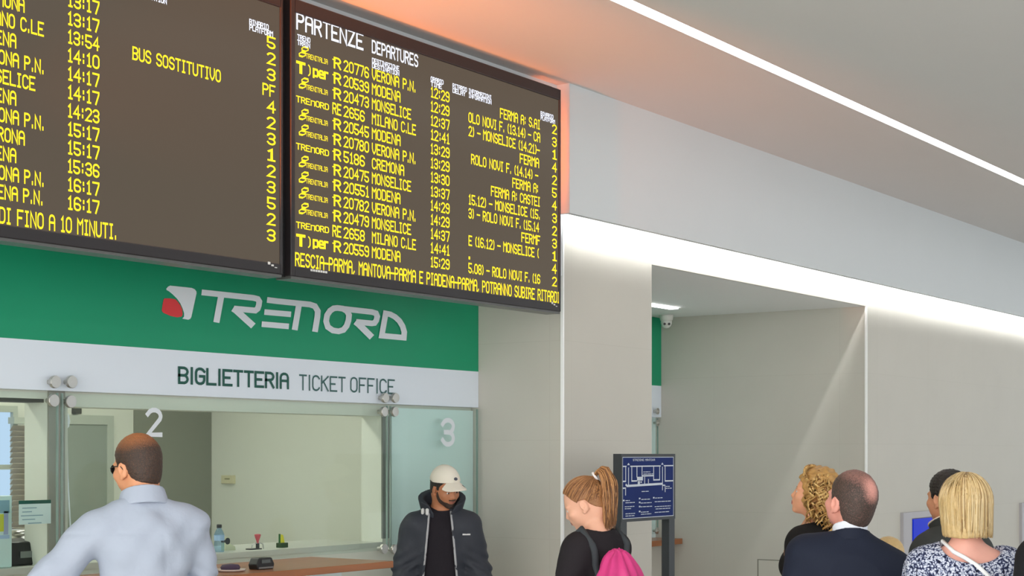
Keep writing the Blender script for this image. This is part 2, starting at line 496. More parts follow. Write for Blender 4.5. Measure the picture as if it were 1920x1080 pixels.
def board(name_label, x0, x1):
    t = thing('departure_board', name_label, 'departure board', ((x0 + x1) / 2, DD + 0.06, ZD0), 'departure boards above the ticket windows')
    c = MB(); bz = 0.028
    zb = ZD0 + 0.060
    c.box(x0, x0 + bz, DD, DD + 0.1, ZD0 + 0.012, ZD1); c.box(x1 - bz * 0.55, x1, DD, DD + 0.1, ZD0 + 0.012, ZD1)
    c.box(x0 + bz, x1 - bz * 0.55, DD, DD + 0.1, ZD1 - 0.062, ZD1); c.box(x0 + bz, x1 - bz * 0.55, DD, DD + 0.1, ZD0 + 0.012, zb)
    c.box(x0 + bz, x1 - bz * 0.55, DD + 0.03, DD + 0.099, zb, ZD1 - 0.062)
    c.build('casing', M['bezel'], t, bevel=0.004)
    MB().box(x0 + 0.004, x1 - 0.004, DD + 0.006, DD + 0.1, ZD0, ZD0 + 0.012).build('lower_lip', M['lip'], t)
    scr = MB().box(x0 + bz * 0.9, x1 - bz * 0.5, DD + 0.008, DD + 0.03, zb - 0.002, ZD1 - 0.06).build('screen', M['screen'], t)
    mk = MB()
    for k in range(3): mk.box(x1 - 0.10 + k * 0.022, x1 - 0.085 + k * 0.022, DD - 0.0015, DD, ZD0 + 0.05 - k * 0.006, ZD0 + 0.062 - k * 0.01)
    mk.build('maker_mark', M['mark'], t); mk = MB()
    for k in range(7): mk.box(x0 + 0.13 + k * 0.017, x0 + 0.143 + k * 0.017, DD - 0.0015, DD, ZD0 + 0.046, ZD0 + 0.056)
    mk.build('maker_mark', M['mark'], t)
    return t, scr

YT = DD + 0.0065                 # lettering lies on the face of the screen
right, scr_r = board('departure board headed PARTENZE with full train list, beside the pier', XR0, XR1)
left, scr_l = board('departure board showing BUS SOSTITUTIVO, cut by the picture edge', XL0, XL1)
ye = MB(); wh = MB()
rows = [('T', 'R', '20776', 'VERONA P.N.', '12:29', 'FERMA A: S.AI', 938, 1012, '2'), ('P', 'R', '20539', 'MODENA', '12:29', 'OLO NOVI F. (13.14) - CA', 879, 1012, '3'),
 ('T', 'R', '20473', 'MONSELICE', '12:37', '2) - MONSELICE (14.21)-', 879, 1011, '1'), ('N', 'RE', '2656', 'MILANO C.LE', '12:41', 'FERMA', 975, 1010, '4'),
 ('T', 'R', '20545', 'MODENA', '13:29', 'ROLO NOVI F. (14.14) -', 884, 1008, '2'), ('T', 'R', '20780', 'VERONA P.N.', '13:29', 'FERMA A:', 961, 1009, '5'),
 ('N', 'R', '5186', 'CREMONA', '13:30', 'FERMA A: CASTEI', 921, 1012, '4'), ('T', 'R', '20475', 'MONSELICE', '13:37', '15.12) - MONSELICE (15.', 879, 1012, '3'),
 ('T', 'R', '20551', 'MODENA', '14:29', '3) - ROLO NOVI F. (15.14', 879, 1010, '2'), ('T', 'R', '20782', 'VERONA P.N.', '14:29', 'FERMF', 978, 1012, '3'),
 ('T', 'R', '20479', 'MONSELICE', '14:37', 'E (16.12) - MONSELICE (', 879, 1010, '1'), ('N', 'RE', '2658', 'MILANO C.LE', '14:41', '.', 878, 882, '4'),
 ('P', 'R', '20559', 'MODENA', '15:29', '5.08) - ROLO NOVI F. (16', 879, 1012, '2')]
DEST = {'VERONA P.N.': 779, 'MODENA': 750, 'MONSELICE': 770, 'MILANO C.LE': 779, 'CREMONA': 757}
HCH = 0.0078
for i, (lg, cl, no, de, ti, inf, ix0, ix1, pf) in enumerate(rows):
    s = SLOPE0 - PITCH * i
    if lg == 'T':
        # tilted double-loop mark and the small operator name
        for dx, ds in ((572, 0.0022), (567, -0.0024)):
            c = [Vector((dx - 6, 0)), Vector((dx - 3, 1)), Vector((dx + 4, 1)), Vector((dx + 6, 0)), Vector((dx + 2, -1)), Vector((dx - 4, -1)), Vector((dx - 6, 0))]
            vs, fs = stroke(c, 0.9)
            ye.add([(PX(v.x + v.y * 1.5, YT), YT, SZ(s + 0.0012 + ds + v.y * 0.0016, YT)) for v in vs], fs)
        px_text(ye, 'TRENITALIA', 574, 614, s - 0.0012, 0.0034, YT, 1.0, smooth=False)
    elif lg == 'P':
        px_text(ye, 'T', 558, 570, s + 0.0003, 0.0072, YT, 1.8)
        px_text(ye, ')', 578, 583, s, 0.0078, YT, 0.7)
        # p e r in heavy lower case
        for k, gl in enumerate(('0004143403 0 01'.split(' ')[0], '0242341403021040', '00041424')):
            pts = [Vector((int(gl[j]), int(gl[j + 1]))) for j in range(0, len(gl) - 1, 2)]
            if k == 0: pts = [Vector(q) for q in ((0, -1), (0, 4), (2.6, 4), (3.2, 3), (3.2, 1), (2.6, 0), (0, 0))]
            if k == 1: pts = [Vector(q) for q in ((0, 2), (3.2, 2), (3.2, 3), (2.4, 4), (0.8, 4), (0, 3), (0, 1), (0.8, 0), (3, 0))]
            if k == 2: pts = [Vector(q) for q in ((0, 0), (0, 4), (2.2, 4))]
            vs, fs = stroke(pts, 1.3, 0.5)
            X0 = PX(588 + k * 10.5, YT); kx = (PX(597, YT) - PX(588, YT)) / 3.6
            ye.add([(X0 + v.x * kx, YT, SZ(s - 0.0028 + v.y * 0.00125, YT)) for v in vs], fs)
    else:
        px_text(ye, 'TREnORD', 556, 616, s - 0.0002, 0.0042, YT, 1.1)
    if cl == 'R': px_text(ye, 'R', 627, 638, s, HCH, YT, 1.05); px_text(ye, '-', 624.5, 628, s + 0.0022, HCH * .6, YT, 1.2)
    else: px_text(ye, 'RE', 624, 639, s, HCH, YT, 1.05)
    px_text(ye, no, 645, 691 if len(no) == 5 else 683, s, HCH, YT, 1.0)
    px_text(ye, de, 698, DEST[de], s, HCH, YT, 1.0)
    px_text(ye, ti, 808, 842, s, HCH, YT, 1.0)
    px_text(ye, inf, ix0, ix1, s, HCH, YT, 1.0)
    px_text(ye, pf, 1036, 1043, s, HCH, YT, 1.0)
    ye.build('timetable_row', M['led_yellow'], scr_r); ye = MB()
px_text(ye, 'RESCIA-PARMA, MANTOVA-PARMA E PIADENA-PARMA, POTRANNO SUBIRE RITARDI', 554, 1049, 0.1465, 0.0092, YT, 0.95)
px_text(wh, 'PARTENZE', 557, 680, 0.3268, 0.0116, YT, 1.0); wh.build('heading', M['led_white'], scr_r); wh = MB()
px_text(wh, 'DEPARTURES', 698, 783, 0.3258, 0.0092, YT, 1.0); wh.build('heading', M['led_white'], scr_r); wh = MB()
for (a, b_, x0, x1) in (('TRENO', 'TRAIN', 558, 581), ('DESTINAZIONE', 'DESTINATION', 698, 748), ('ORARIO', 'TIME', 808, 831), ('RITARDO', 'DELAY', 849, 875), ('INFORMAZIONI', 'INFORMATION', 879, 921), ('BINARIO', 'PLATFORM', 1014, 1040)):
    px_text(wh, a, x0, x1 - (3 if a == 'BINARIO' else 0), 0.3148, 0.0033, YT, 1.35, smooth=False)
    px_text(wh, b_, x0, x1 - (3 if b_ in ('DELAY', 'TIME') else 0), 0.3106, 0.0033, YT, 1.35, smooth=False)
    wh.build('column_heading', M['led_white'], scr_r); wh = MB()
ye.build('scrolling_message', M['led_yellow'], scr_r)

ye = MB(); wh = MB()
adv = (PX(779, YT) - PX(698, YT)) / 11.0
lrows = [('MODENA', '12:41', '5'), ('VERONA P.N.', '13:17', '2'), ('CREMONA', '13:17', '3'), ('MILANO C.LE', '13:54', 'PF'), ('MODENA', '14:10', '4'), ('VERONA P.N.', '14:17', '2'), ('MONSELICE', '14:17', '3'),
 ('MODENA', '14:23', '1'), ('VERONA P.N.', '15:17', '2'), ('VERONA', '15:17', '3'), ('MODENA', '15:36', '5'), ('VERONA P.N.', '16:17', '2'), ('MODENA P.N.', '16:17', '3')]
ENDS = {'VERONA P.N.': 82, 'CREMONA': 45, 'MILANO C.LE': 81, 'MODENA': 29, 'MONSELICE': 65, 'VERONA': 45, 'MODENA P.N.': 80}
for i, (de, ti, pf) in enumerate(lrows):
    s = 0.3041 - PITCH * i
    xr = PX(ENDS[de], YT); segs, L = text_layout(de); xl = xr - L * adv / 5.35
    if i > 0: put_text(ye, de, xl, xr, SZ(s - HCH / 2, YT), SZ(s + HCH / 2, YT), YT, 1.0)
    if i > 0: px_text(ye, ti, 128, 185, s, HCH, YT, 1.0)
    px_text(ye, pf, 502 if len(pf) == 1 else 493, 515, s, HCH, YT, 1.0)
    if i == 3: px_text(ye, 'BUS SOSTITUTIVO', 249, 413, 0.2690, HCH, YT, 1.0)
    ye.build('timetable_row', M['led_yellow'], scr_l); ye = MB()
segs, L = text_layout('POTRANNO SUBIRE RITARDI FINO A 10 MINUTI.')
xr = PX(218, YT); xl = xr - L * (PX(218, YT) - PX(33, YT)) / text_layout('FINO A 10 MINUTI.')[1]
put_text(ye, 'POTRANNO SUBIRE RITARDI FINO A 10 MINUTI.', max(xl, XL0 + .05), xr, SZ(0.1425, YT), SZ(0.1515, YT), YT, 0.95)
for (a, b_, x0, x1, x2) in (('BINARIO', 'PLATFORM', 468, 503, 511), ('INFORMAZIONI', 'INFORMATION', 250, 312, 312), ('ORARIO', 'TIME', 128, 166, 152)):
    px_text(wh, a, x0, x1, 0.3148, 0.0035, YT, 1.35, smooth=False); px_text(wh, b_, x0, x2, 0.3106, 0.0035, YT, 1.35, smooth=False)
    wh.build('column_heading', M['led_white'], scr_l); wh = MB()
ye.build('scrolling_message', M['led_yellow'], scr_l)

# pale carrier beam the boards hang from, with warm uplights on its top
XB1 = PX(1054, B)
mb = MB(); mb.box(XL0 - 0.1, PX(1054, B + 0.09), B + 0.09, B + 0.13, ZD0 + 0.25, HC)
structure('trim_5', mb, M['plaster'], 'pale carrier panel behind the departure boards reaching the ceiling', 'carrier panel')
mb = MB(); mb.box(XL1 - 0.02, XR0 + 0.02, DD + 0.04, DD + 0.1, ZD0 + 0.01, ZD1)
structure('trim_6', mb, M['black'], 'black filler strip in the gap between the departure boards', 'filler strip')
t = thing('uplight', 'warm orange light bar on top of the departure boards', 'light', (XR0, DD + 0.06, ZD1))
MB().box(XL0, XR1 - 0.05, DD + 0.03, DD + 0.08, ZD1, ZD1 + 0.012).build('light_housing', M['bezel'], t)
area_lamp('light_source', ((XL0 + XR1) / 2, DD + 0.03, ZD1 + 0.02), (PI + 0.9, 0, 0), XR1 - XL0 - 0.1, 0.03, WARM_UPLIGHT, (255, 138, 40), t)
t = thing('gap_light', 'warm orange light bar hidden behind the board beside the bulkhead end', 'light', (XR1 - 0.12, DD + 0.12, ZD0 + 0.6))
MB().box(XR1 - 0.16, XR1 - 0.12, DD + 0.105, DD + 0.135, ZB + 0.02, ZD1 - 0.05).build('light_housing', M['bezel'], t)
area_lamp('light_source', (XR1 - 0.118, DD + 0.12, (ZB + ZD1) / 2), (0, -PI / 2, 0), ZD1 - ZB - 0.1, 0.025, 2.2, (255, 112, 14), t)
# warm spot added out of view to spread the orange glow along the ceiling
fl = Vector((2.6, 4.60, 2.80))
t = thing('added_floodlight', 'unseen warm spotlight added past the departure boards for the ceiling glow', 'added_floodlight', fl)
MB().lathe([(0.05, -0.16), (0.06, -0.15), (0.06, 0.0), (0.052, 0.0), (0.045, -0.05)], fl, 'X', 20).build('lamp_shell', M['bezel'], t, True)
ld = bpy.data.lights.new('light_source', 'SPOT'); ld.energy = WARM_FLOOD; ld.color = lin((255, 122, 26))[:3]; ld.spot_size = 0.56; ld.spot_blend = 1.0; ld.shadow_soft_size = 0.04
lo = bpy.data.objects.new('light_source', ld); COL.objects.link(lo); lo.parent = t; lo.location = (0.02, 0, 0)
lo.rotation_euler = (Vector((6.9, 4.85, HC)) - fl).to_track_quat('-Z', 'Y').to_euler()

# ------------------------------------------------------------------ ticket office sign
ZG0, ZW0 = SZ(0.071445, S1), SZ(0.0401, S1)
def sign(label, x0, x1, Y, zw, zg, ztop):
    t = thing('ticket_office_sign', label, 'sign', ((x0 + x1) / 2, Y, zw))
    gp = MB().box(x0, x1, Y, Y + 0.055, zg, ztop).build('green_panel', M['green'], t)
    wp = MB().box(x0, x1, Y, Y + 0.055, zw, zg).build('white_panel', M['sign_white'], t)
    return t, gp, wp
XSR = PX(897, S1)
sg, gp, wp = sign('green and white ticket office sign above the windows, under the departure boards', XSL + 0.02, XSR, S1, ZW0, ZG0, 3.0)
YL = S1 - 0.003
mb = MB(); z8 = lambda p: [(290 + a / 8.0, 525 + b / 8.0) for a, b in p]; z7 = lambda p: [(520 + a / 7.385, 540 + b / 7.385) for a, b in p]
W_ = 10.8
# T with the bar that turns into the R
px_stroke(mb, z8([(705, 185), (1480, 268), (1545, 285), (1570, 325), (1562, 380), (1545, 430), (1510, 458), (1190, 428)]), W_, YL)
px_stroke(mb, z8([(1000, 230), (925, 637)]), W_ + 0.8, YL)
px_stroke(mb, z8([(1175, 425), (1215, 450), (1480, 690)]), W_ + 1.5, YL)
# E bars and N
px_stroke(mb, z8([(1685, 298), (1840, 318)]) + z7([(100, 193), (450, 228), (520, 252), (560, 320), (555, 400), (520, 607)]), W_, YL)
px_stroke(mb, z7([(300, 225), (240, 582)]), W_ + 0.3, YL)
px_stroke(mb, z8([(1645, 480)]) + z7([(190, 365)]), W_ - 0.3, YL)
px_stroke(mb, z8([(1605, 662)]) + z7([(160, 532)]), W_ - 0.3, YL)
# O, second R, D
px_stroke(mb, z7([(830, 276), (905, 285), (965, 320), (993, 375), (985, 450), (960, 525), (915, 580), (850, 600), (770, 588), (700, 540), (675, 460), (690, 375), (730, 315), (780, 282), (830, 276)]), W_, YL)
px_stroke(mb, z7([(880, 284), (1310, 333), (1365, 350), (1383, 395), (1370, 450), (1345, 485), (1310, 490), (1090, 468)]), W_ - 0.3, YL)
px_stroke(mb, z7([(1080, 465), (1120, 495), (1310, 683)]), W_ + 1.2, YL)
px_stroke(mb, z7([(1500, 352), (1446, 660), (1752, 688), (1758, 610), (1735, 530), (1690, 455), (1630, 400), (1565, 365), (1500, 352)]), W_ - 0.4, YL)
mb.build('logo_lettering', M['logo_white'], gp)
def px_poly(name, pts, m, par):
    mb = MB(); mb.add([P(a, b, YL) for a, b in pts], [tuple(range(len(pts)))]); return mb.build(name, m, par)
px_poly('logo_mark', z8([(175, 130), (200, 100), (232, 84), (555, 118), (600, 138), (625, 170), (628, 200), (550, 555), (535, 582), (505, 596), (415, 580), (440, 550), (442, 500), (420, 430), (385, 350), (335, 280), (270, 215), (215, 170), (178, 150)]), M['logo_white'], gp)
px_poly('logo_mark', z8([(150, 275), (225, 276), (310, 288), (350, 330), (385, 380), (412, 440), (420, 520), (405, 548), (340, 560), (240, 540), (130, 492), (106, 460), (120, 360), (135, 290)]), M['logo_red'], gp)
mb = MB(); px_text(mb, 'B|GL|ETTER|A', 336, 540, 0.0542, 0.0104, YL, 1.12); mb.build('caption', M['dark_green'], wp)
mb = MB(); px_text(mb, 'T|CKET', 562, 647, 0.0538, 0.0108, YL, 0.74); mb.build('caption', M['teal_grey'], wp)
mb = MB(); px_text(mb, 'OFF|CE', 658, 739, 0.0541, 0.0108, YL, 0.74); mb.build('caption', M['teal_grey'], wp)

# ------------------------------------------------------------------ glass screens with point fixings
YGL = S1 - 0.035
def standoff(parent, p):
    return MB().lathe([(0.012, 0.0), (0.012, 0.03), (0.027, 0.031), (0.029, 0.035), (0.029, 0.048), (0.0275, 0.0515), (0.008, 0.052)], (p.x, YGL + 0.035, p.z), 'Y', 18).build('standoff', M['steel'], parent, smooth=False, loc=(p.x, YGL, p.z))
def pane(name, label, xa, xb, za, zb, Y, bolts, num=None):
    t = thing(name, label, 'window', (xa, Y, za), kind='structure')
    MB().box(xa, xb, Y, Y + 0.010, za, zb).build('glass_pane', M['glass'], t)
    e = MB(); e.box(xa - 0.002, xa + 0.004, Y - 0.001, Y + 0.011, za, zb); e.box(xb - 0.004, xb + 0.002, Y - 0.001, Y + 0.011, za, zb)
    e.build('glass_edge', M['glass_edge'], t)
    for b in bolts: standoff(t, P(b[0], b[1], Y))
    if num: 
        mb = MB(); put_text(mb, num[0], PX(num[1], Y), PX(num[2], Y), P(0.5 * (num[1] + num[2]), num[4], Y).z, P(0.5 * (num[1] + num[2]), num[3], Y).z, Y - 0.004, 1.15)
        mb.build('window_number', M['logo_white'], t)
    return t
ZGT = SZ(0.0386, YGL); ZGB = 1.165
pane('window_1', 'clear glass screen of the ticket window cut by the picture edge', PX(-330, YGL), PX(109, YGL), ZGB, ZGT, YGL, [(101, 716), (98, 751)])
pane('window_2', 'wide glass screen of ticket window marked 2', PX(117, YGL), PX(727, YGL), ZGB, ZGT, YGL, [(132, 716), (130, 753), (720, 746), (718, 772), (718, 1029)], ('2', 276, 300, 769, 815))
pane('window_3', 'glass screen of ticket window marked 3 beside the pier', PX(733, YGL), PX(896, YGL), ZGB, ZGT, YGL, [(739, 746), (738, 772), (738, 1030)], ('3', 829, 849, 788, 833))
bp = MB().box(PX(735, SW - 0.02), XS1 - 0.005, SW - 0.02, SW, 1.15, ZW0 - 0.02)
structure('trim_7', bp, M['frost'], 'pale blue-green backing panel behind glass marked 3', 'backing panel')
# reveal strip and jambs of the opening
mb = MB(); mb.box(PX(718, SW - 0.012), PX(731, SW - 0.012), SW - 0.012, SW, SILL + 0.02, HEAD)
structure('trim_8', mb, mat('grey_metal_jamb', (120, 124, 118), 0.4, 0.3), 'grey metal jamb strip between windows 2 and 3', 'jamb')
mb = MB(); mb.box(PX(92, SW - 0.012), PX(122, SW - 0.012), SW - 0.012, SW, SILL, ZW0)
structure('trim_9', mb, mat('grey_metal_jamb_wide', (150, 150, 140), 0.4, 0.2), 'grey metal jamb strip between windows 1 and 2', 'jamb')

# wooden counter
XCE = PX(738, 5.3)
ZCT = SZ(-0.0876, 5.3)
t = thing('ticket_counter', 'orange brown wooden counter shelf under ticket window 2', 'counter', (3.5, 5.55, ZCT))
MB().box(1.5, XCE, 5.30, SW - 0.001, ZCT - 0.036, ZCT).build('counter_top', M['wood'], t, bevel=0.004)
MB().box(1.5, XCE - 0.05, 5.62, SW - 0.001, 0.0, ZCT - 0.036).build('counter_front', M['frost'], t)
# ------------------------------------------------------------------ the deep bay
XB0, XB1_ = XPR - 0.6, XW0
sg2, gp2, wp2 = sign('green and white sign glimpsed at the back of the deep bay', XPR - 0.4, XW0 - 0.003, S2, P(1231, 782, S2).z, P(1231, 723, S2).z, ZBAY - 0.002)
structure('wall_bay', MB().box(XPR - 0.4, XW0, S2 + 0.06, S2 + 0.2, 0, ZBAY), M['frost'], 'pale blue-green wall under the sign at the back of the deep bay', 'wall')
t = thing('window_4', 'narrow view of glass screen at the back of the deep bay', 'window', (XW0 - 0.5, S2 - 0.035, 1.0), kind='structure')
zt_, zb_ = P(1231, 785, S2).z, 0.99
MB().box(XPR - 0.3, XW0 - 0.12, S2 - 0.035, S2 - 0.025, zb_, zt_).build('glass_pane', M['glass'], t)
MB().box(XW0 - 0.125, XW0 - 0.118, S2 - 0.036, S2 - 0.024, zb_, zt_).build('glass_edge', M['glass_edge'], t)
for b in ((1232, 771), (1232, 793), (1231, 995)):
    p = P(b[0], b[1], S2 - 0.035)
    MB().lathe([(0.012, 0.0), (0.012, 0.03), (0.028, 0.032), (0.03, 0.045), (0.006, 0.055)], (p.x, S2, p.z), 'Y', 16).build('standoff', M['steel'], t, loc=(p.x, S2, p.z))
zc2 = P(1262, 1011, 6.96).z
t = thing('ticket_counter', 'short end of wooden counter shelf in the deep bay behind the map stand', 'counter', (XW0 - 0.6, 7.05, zc2))
MB().box(XPR + 0.01, XW0 - 0.002, 6.96, S2 + 0.058, zc2 - 0.05, zc2).build('counter_top', M['wood'], t, bevel=0.004)
MB().box(XPR + 0.01, XW0 - 0.002, S2 + 0.0, S2 + 0.058, 0, zc2 - 0.05).build('counter_front', M['wall'], t)

# dome camera under the bay ceiling
cx, cy = 12.33, 7.0
t = thing('security_camera', 'small white dome camera under the low ceiling of the deep bay', 'security camera', (cx, cy, ZBAY))
white = mat('white_camera_shell', (214, 214, 208), 0.4)
MB().lathe([(0.062, 0.0), (0.064, -0.012), (0.056, -0.045), (0.05, -0.05)], (cx, cy, ZBAY), n=20).build('mounting_base', white, t, True)
eyeb = MB().lathe([(0.001, -0.118), (0.022, -0.115), (0.04, -0.1), (0.05, -0.075), (0.05, -0.048), (0.03, -0.03)], (cx, cy, ZBAY), n=20).build('camera_eye', white, t, True)
fd = Vector((-CT, -ST, 0)); sd = Vector((ST, -CT, 0))
for k in (-1, 1):
    c = Vector((cx, cy, ZBAY - 0.083)) + fd * 0.046 + sd * 0.02 * k
    MB().lathe([(0.011, -0.006), (0.011, 0.006)], c, 'X', 12, Matrix.Rotation(TH - PI / 2 + PI / 2, 3, 'Z')).build('lens', M['black'], eyeb)

# access panel on the stone side of the bay
t = structure('trim_10', MB().box(XW0 - 0.004, XW0 - 0.0005, 5.55, 6.2, 0.3, 0.782), M['wall'], 'flush square access panel low on the side wall of the deep bay', 'access panel')
structure('trim_11', MB().box(XW0 - 0.002, XW0 - 0.0004, 5.54, 6.212, 0.29, 0.79), mat('panel_shadow_gap', (120, 118, 106), 0.7), 'thin shadow gap round the access panel', 'shadow gap')

# ------------------------------------------------------------------ wall machines with a blue screen
frame_m = mat('grey_machine_frame', (176, 174, 178), 0.4, 0.1)
inner_m = mat('dark_grey_machine_recess', (128, 124, 118), 0.5)
blue_m = screen_mat('blue_screen', (4, 44, 206), 0.8, 0.05)
def machine(label, x0, x1, shade):
    xa, xb = PX(x0, D), PX(x1, D); z1 = SZ(-0.0825, D); z0 = SZ(-0.150, D)
    t = thing('ticket_machine', label, 'ticket machine', ((xa + xb) / 2, D, z0), 'ticket machines in the stone wall')
    f = MB(); dx = 0.2; dz = 0.055; yy = D - 0.03
    f.box(xa, xa + dx, yy, D, z0 + dz, z1 - dz); f.box(xb - dx * 0.5, xb, yy, D, z0 + dz, z1 - dz); f.box(xa, xb, yy, D, z1 - dz, z1); f.box(xa, xb, yy, D, z0, z0 + dz)
    f.build('frame', frame_m, t)
    MB().box(xa + dx, xb - dx * 0.5, D - 0.012, D, z0 + dz, z1 - dz).build('recess', inner_m, t)
    MB().box(xa + dx + 0.06, xb - dx * 0.5 - 0.03, D - 0.022, D - 0.008, z0 + dz + 0.02, z1 - dz - 0.01).build('screen', blue_m, t)
machine('wall machine with a bright blue screen behind the man in dark jacket', 1688, 1778, 1)
machine('wall machine whose grey frame shows at the picture edge past the blonde woman', 1911, 1998, 1)

# ------------------------------------------------------------------ map stand
YF = 4.70
xa, xb = PX(1165, YF), PX(1266, YF)
zt = P(1165, 851, YF).z; zb = P(1165, 979.5, YF).z
t = thing('map_stand', 'dark grey floor stand with blue station map between pier and deep bay', 'map stand', ((xa + xb) / 2, YF + 0.03, 0))
dpt = 0.055
c = MB(); fr = 0.02
c.box(xa, xb, YF + 0.006, YF + dpt, zb, zt)
c.box(xa, xa + 0.014, YF, YF + 0.006, zb + .018, zt - .018); c.box(xb - 0.018, xb, YF, YF + 0.006, zb + .018, zt - .018); c.box(xa, xb, YF, YF + 0.006, zb, zb + 0.018); c.box(xa, xb, YF, YF + 0.006, zt - 0.018, zt)
c.build('sign_box', M['charcoal'], t)
for x0 in (xa, xb - 0.068):
    MB().box(x0, x0 + 0.068, YF + 0.004, YF + dpt, 0.012, zb).build('post', M['charcoal'], t)
MB().box(xa - 0.05, xb + 0.05, YF - 0.16, YF + dpt + 0.16, 0, 0.012).build('base_plate', M['charcoal'], t, bevel=0.003)
mx0, mx1, mz0, mz1 = xa + 0.014, xb - 0.018, zb + 0.018, zt - 0.018
mp = MB().box(mx0, mx1, YF + 0.002, YF + 0.008, mz0, mz1).build('map_print', M['mapblue'], t)
YM = YF + 0.001
def muv(a, b):   # map coordinates as read from the print, 0..800 by 0..980 from its upper corner
    return Vector((mx0 + (mx1 - mx0) * (a - 145) / 800.0, mz1 - (mz1 - mz0) * (b - 55) / 975.0))
MPAR = {}
def mline(mb, pts, w):
    vs, fs = stroke([muv(*p) for p in pts], w)
    mb.add([(v.x, YM - 0.0002 * (len(mb.f) % 5), v.y) for v in vs], fs)
mb = MB()
mline(mb, [(148, 58), (942, 58), (942, 1026), (148, 1026), (148, 58)], 0.005)
mb.build('border_line', M['mapline'], mp)
mb = MB()
for p in ([(150, 203), (205, 203)], [(262, 203), (735, 203)], [(785, 200), (942, 200)]): mline(mb, p, 0.007)
for p in ([(192, 205), (192, 438), (150, 438)], [(236, 220), (236, 515)], [(284, 205), (284, 436), (365, 436)], [(362, 205), (362, 380)], [(440, 205), (440, 358), (622, 358)], [(622, 205), (622, 428), (718, 428), (718, 205)],
          [(762, 215), (762, 600)], [(806, 205), (806, 450), (942, 450)], [(806, 520), (806, 632)], [(150, 545), (190, 545), (190, 660)], [(482, 372), (482, 495)], [(540, 410), (540, 480)], [(762, 520), (806, 520)]):
    mline(mb, p, 0.008)
mline(mb, [(190, 488), (215, 512), (760, 494)], 0.013)
for a, b in ((236, 165), (762, 165)):
    q = [muv(a - 20, b + 18), muv(a + 20, b + 18), muv(a, b - 18)]; mb.add([(v.x, YM, v.y) for v in q], [(0, 1, 2)])
for (a0, b0, a1, b1) in ((365, 372, 455, 432), (376, 440, 408, 490), (415, 446, 440, 468)):
    q = [muv(a0, b0), muv(a1, b0), muv(a1, b1), muv(a0, b1)]; mb.add([(v.x, YM, v.y) for v in q], [(0, 1, 2, 3)])
mb.build('plan_lines', M['mapline'], mp)
mb = MB()
def mtext(s, a0, a1, b, h, w=0.9):
    p0, p1 = muv(a0, b), muv(a1, b); hh = (mz1 - mz0) * h / 975.0
    put_text(mb, s, p0.x, p1.x, p0.y - hh / 2, p0.y + hh / 2, YM, w, smooth=False)
mtext('STAZIONE MANTOVA', 303, 640, 103, 30, 1.0); 
mb.build('map_heading', M['mapline'], mp)
mb = MB()
def mbars(a0, a1, b, seed):
    # print too small to read in the photograph: broken word-length strokes
    r_ = random.Random(seed); x = a0
    while x < a1 - 8:
        w_ = min(r_.uniform(18, 60), a1 - x); q = [muv(x, b - 6), muv(x + w_, b - 6), muv(x + w_, b + 6), muv(x, b + 6)]
        mb.add([(v.x, YM, v.y) for v in q], [(0, 1, 2, 3)]); x += w_ + 7
for i_, (a0, a1, b) in enumerate(((435, 550, 608), (462, 570, 296), (462, 612, 330), (820, 880, 540), (815, 925, 572), (190, 255, 742), (190, 330, 776), (180, 325, 838), (180, 285, 870), (190, 335, 950), (190, 325, 985),
    (430, 565, 735), (420, 590, 792), (420, 598, 852), (425, 545, 938), (425, 585, 972), (645, 765, 722), (640, 905, 782), (640, 900, 862), (655, 890, 900), (640, 880, 955))):
    mbars(a0, a1, b, i_)
for a, b in ((165, 738), (405, 718), (405, 780), (405, 846), (405, 925), (625, 716)):
    q = [muv(a - 12, b - 12), muv(a + 12, b - 12), muv(a + 12, b + 12), muv(a - 12, b + 12)]; mb.add([(v.x, YM, v.y) for v in q], [(0, 1, 2, 3)])
mb.build('map_key', M['mapline'], mp)

# ------------------------------------------------------------------ inside the ticket office
# door in the back wall
xa, xb = PX(96, YB), PX(208, YB); ZDR = SZ(0.0248, YB)
t = thing('door_1', 'grey office door in a pale frame seen behind ticket glass 2', 'door', ((xa + xb) / 2, YB, 0), kind='structure')
doorg = mat('grey_door_paint', (142, 150, 140), 0.45); dfr = mat('pale_door_frame', (176, 182, 170), 0.5)
f = MB(); f.box(xa, xb, YB - 0.03, YB, ZDR - 0.06, ZDR); f.box(xb - 0.055, xb, YB - 0.03, YB, 0, ZDR - 0.06); f.build('door_frame', dfr, t)
dl = MB().box(xa, xb - 0.055, YB - 0.022, YB, 0.01, ZDR - 0.06).build('door_leaf', doorg, t)
MB().box(xa + 0.03, xa + 0.13, YB - 0.06, YB - 0.03, 1.02, 1.045).build('handle', M['steel'], dl)
# bright rear window and blind
t = thing('window_5', 'bright rear office window cut by the picture edge', 'window', (PX(-10, YB), YB, 1.4), kind='structure')
xa, xb = PX(-120, YB), PX(17, YB); za, zb = 0.9, P(8, 773, YB).z
MB().box(xa, xb, YB - 0.012, YB - 0.004, za, zb).build('window_pane', emit('daylit_pane', (200, 226, 255), 0.95), t)
f = MB(); f.box(xb, xb + 0.035, YB - 0.04, YB, za, zb); f.box(xa, xb + .0349, YB - 0.04, YB, zb, zb + 0.04); f.box(xa, xb, YB - 0.04, YB - 0.012, 1.62, 1.65); f.box(xa, xb, YB - 0.04, YB - 0.012, 1.32, 1.35)
f.build('window_frame', dfr, t)
xa, xb = PX(21, YB - 0.1), PX(83, YB - 0.1); zt2 = P(50, 783, YB - 0.1).z
t = thing('venetian_blind', 'beige slatted blind beside the bright rear office window', 'blind', (xa, YB - 0.1, 0.9))
slat = mat('beige_blind_slat', (190, 180, 166), 0.7)
f = MB()
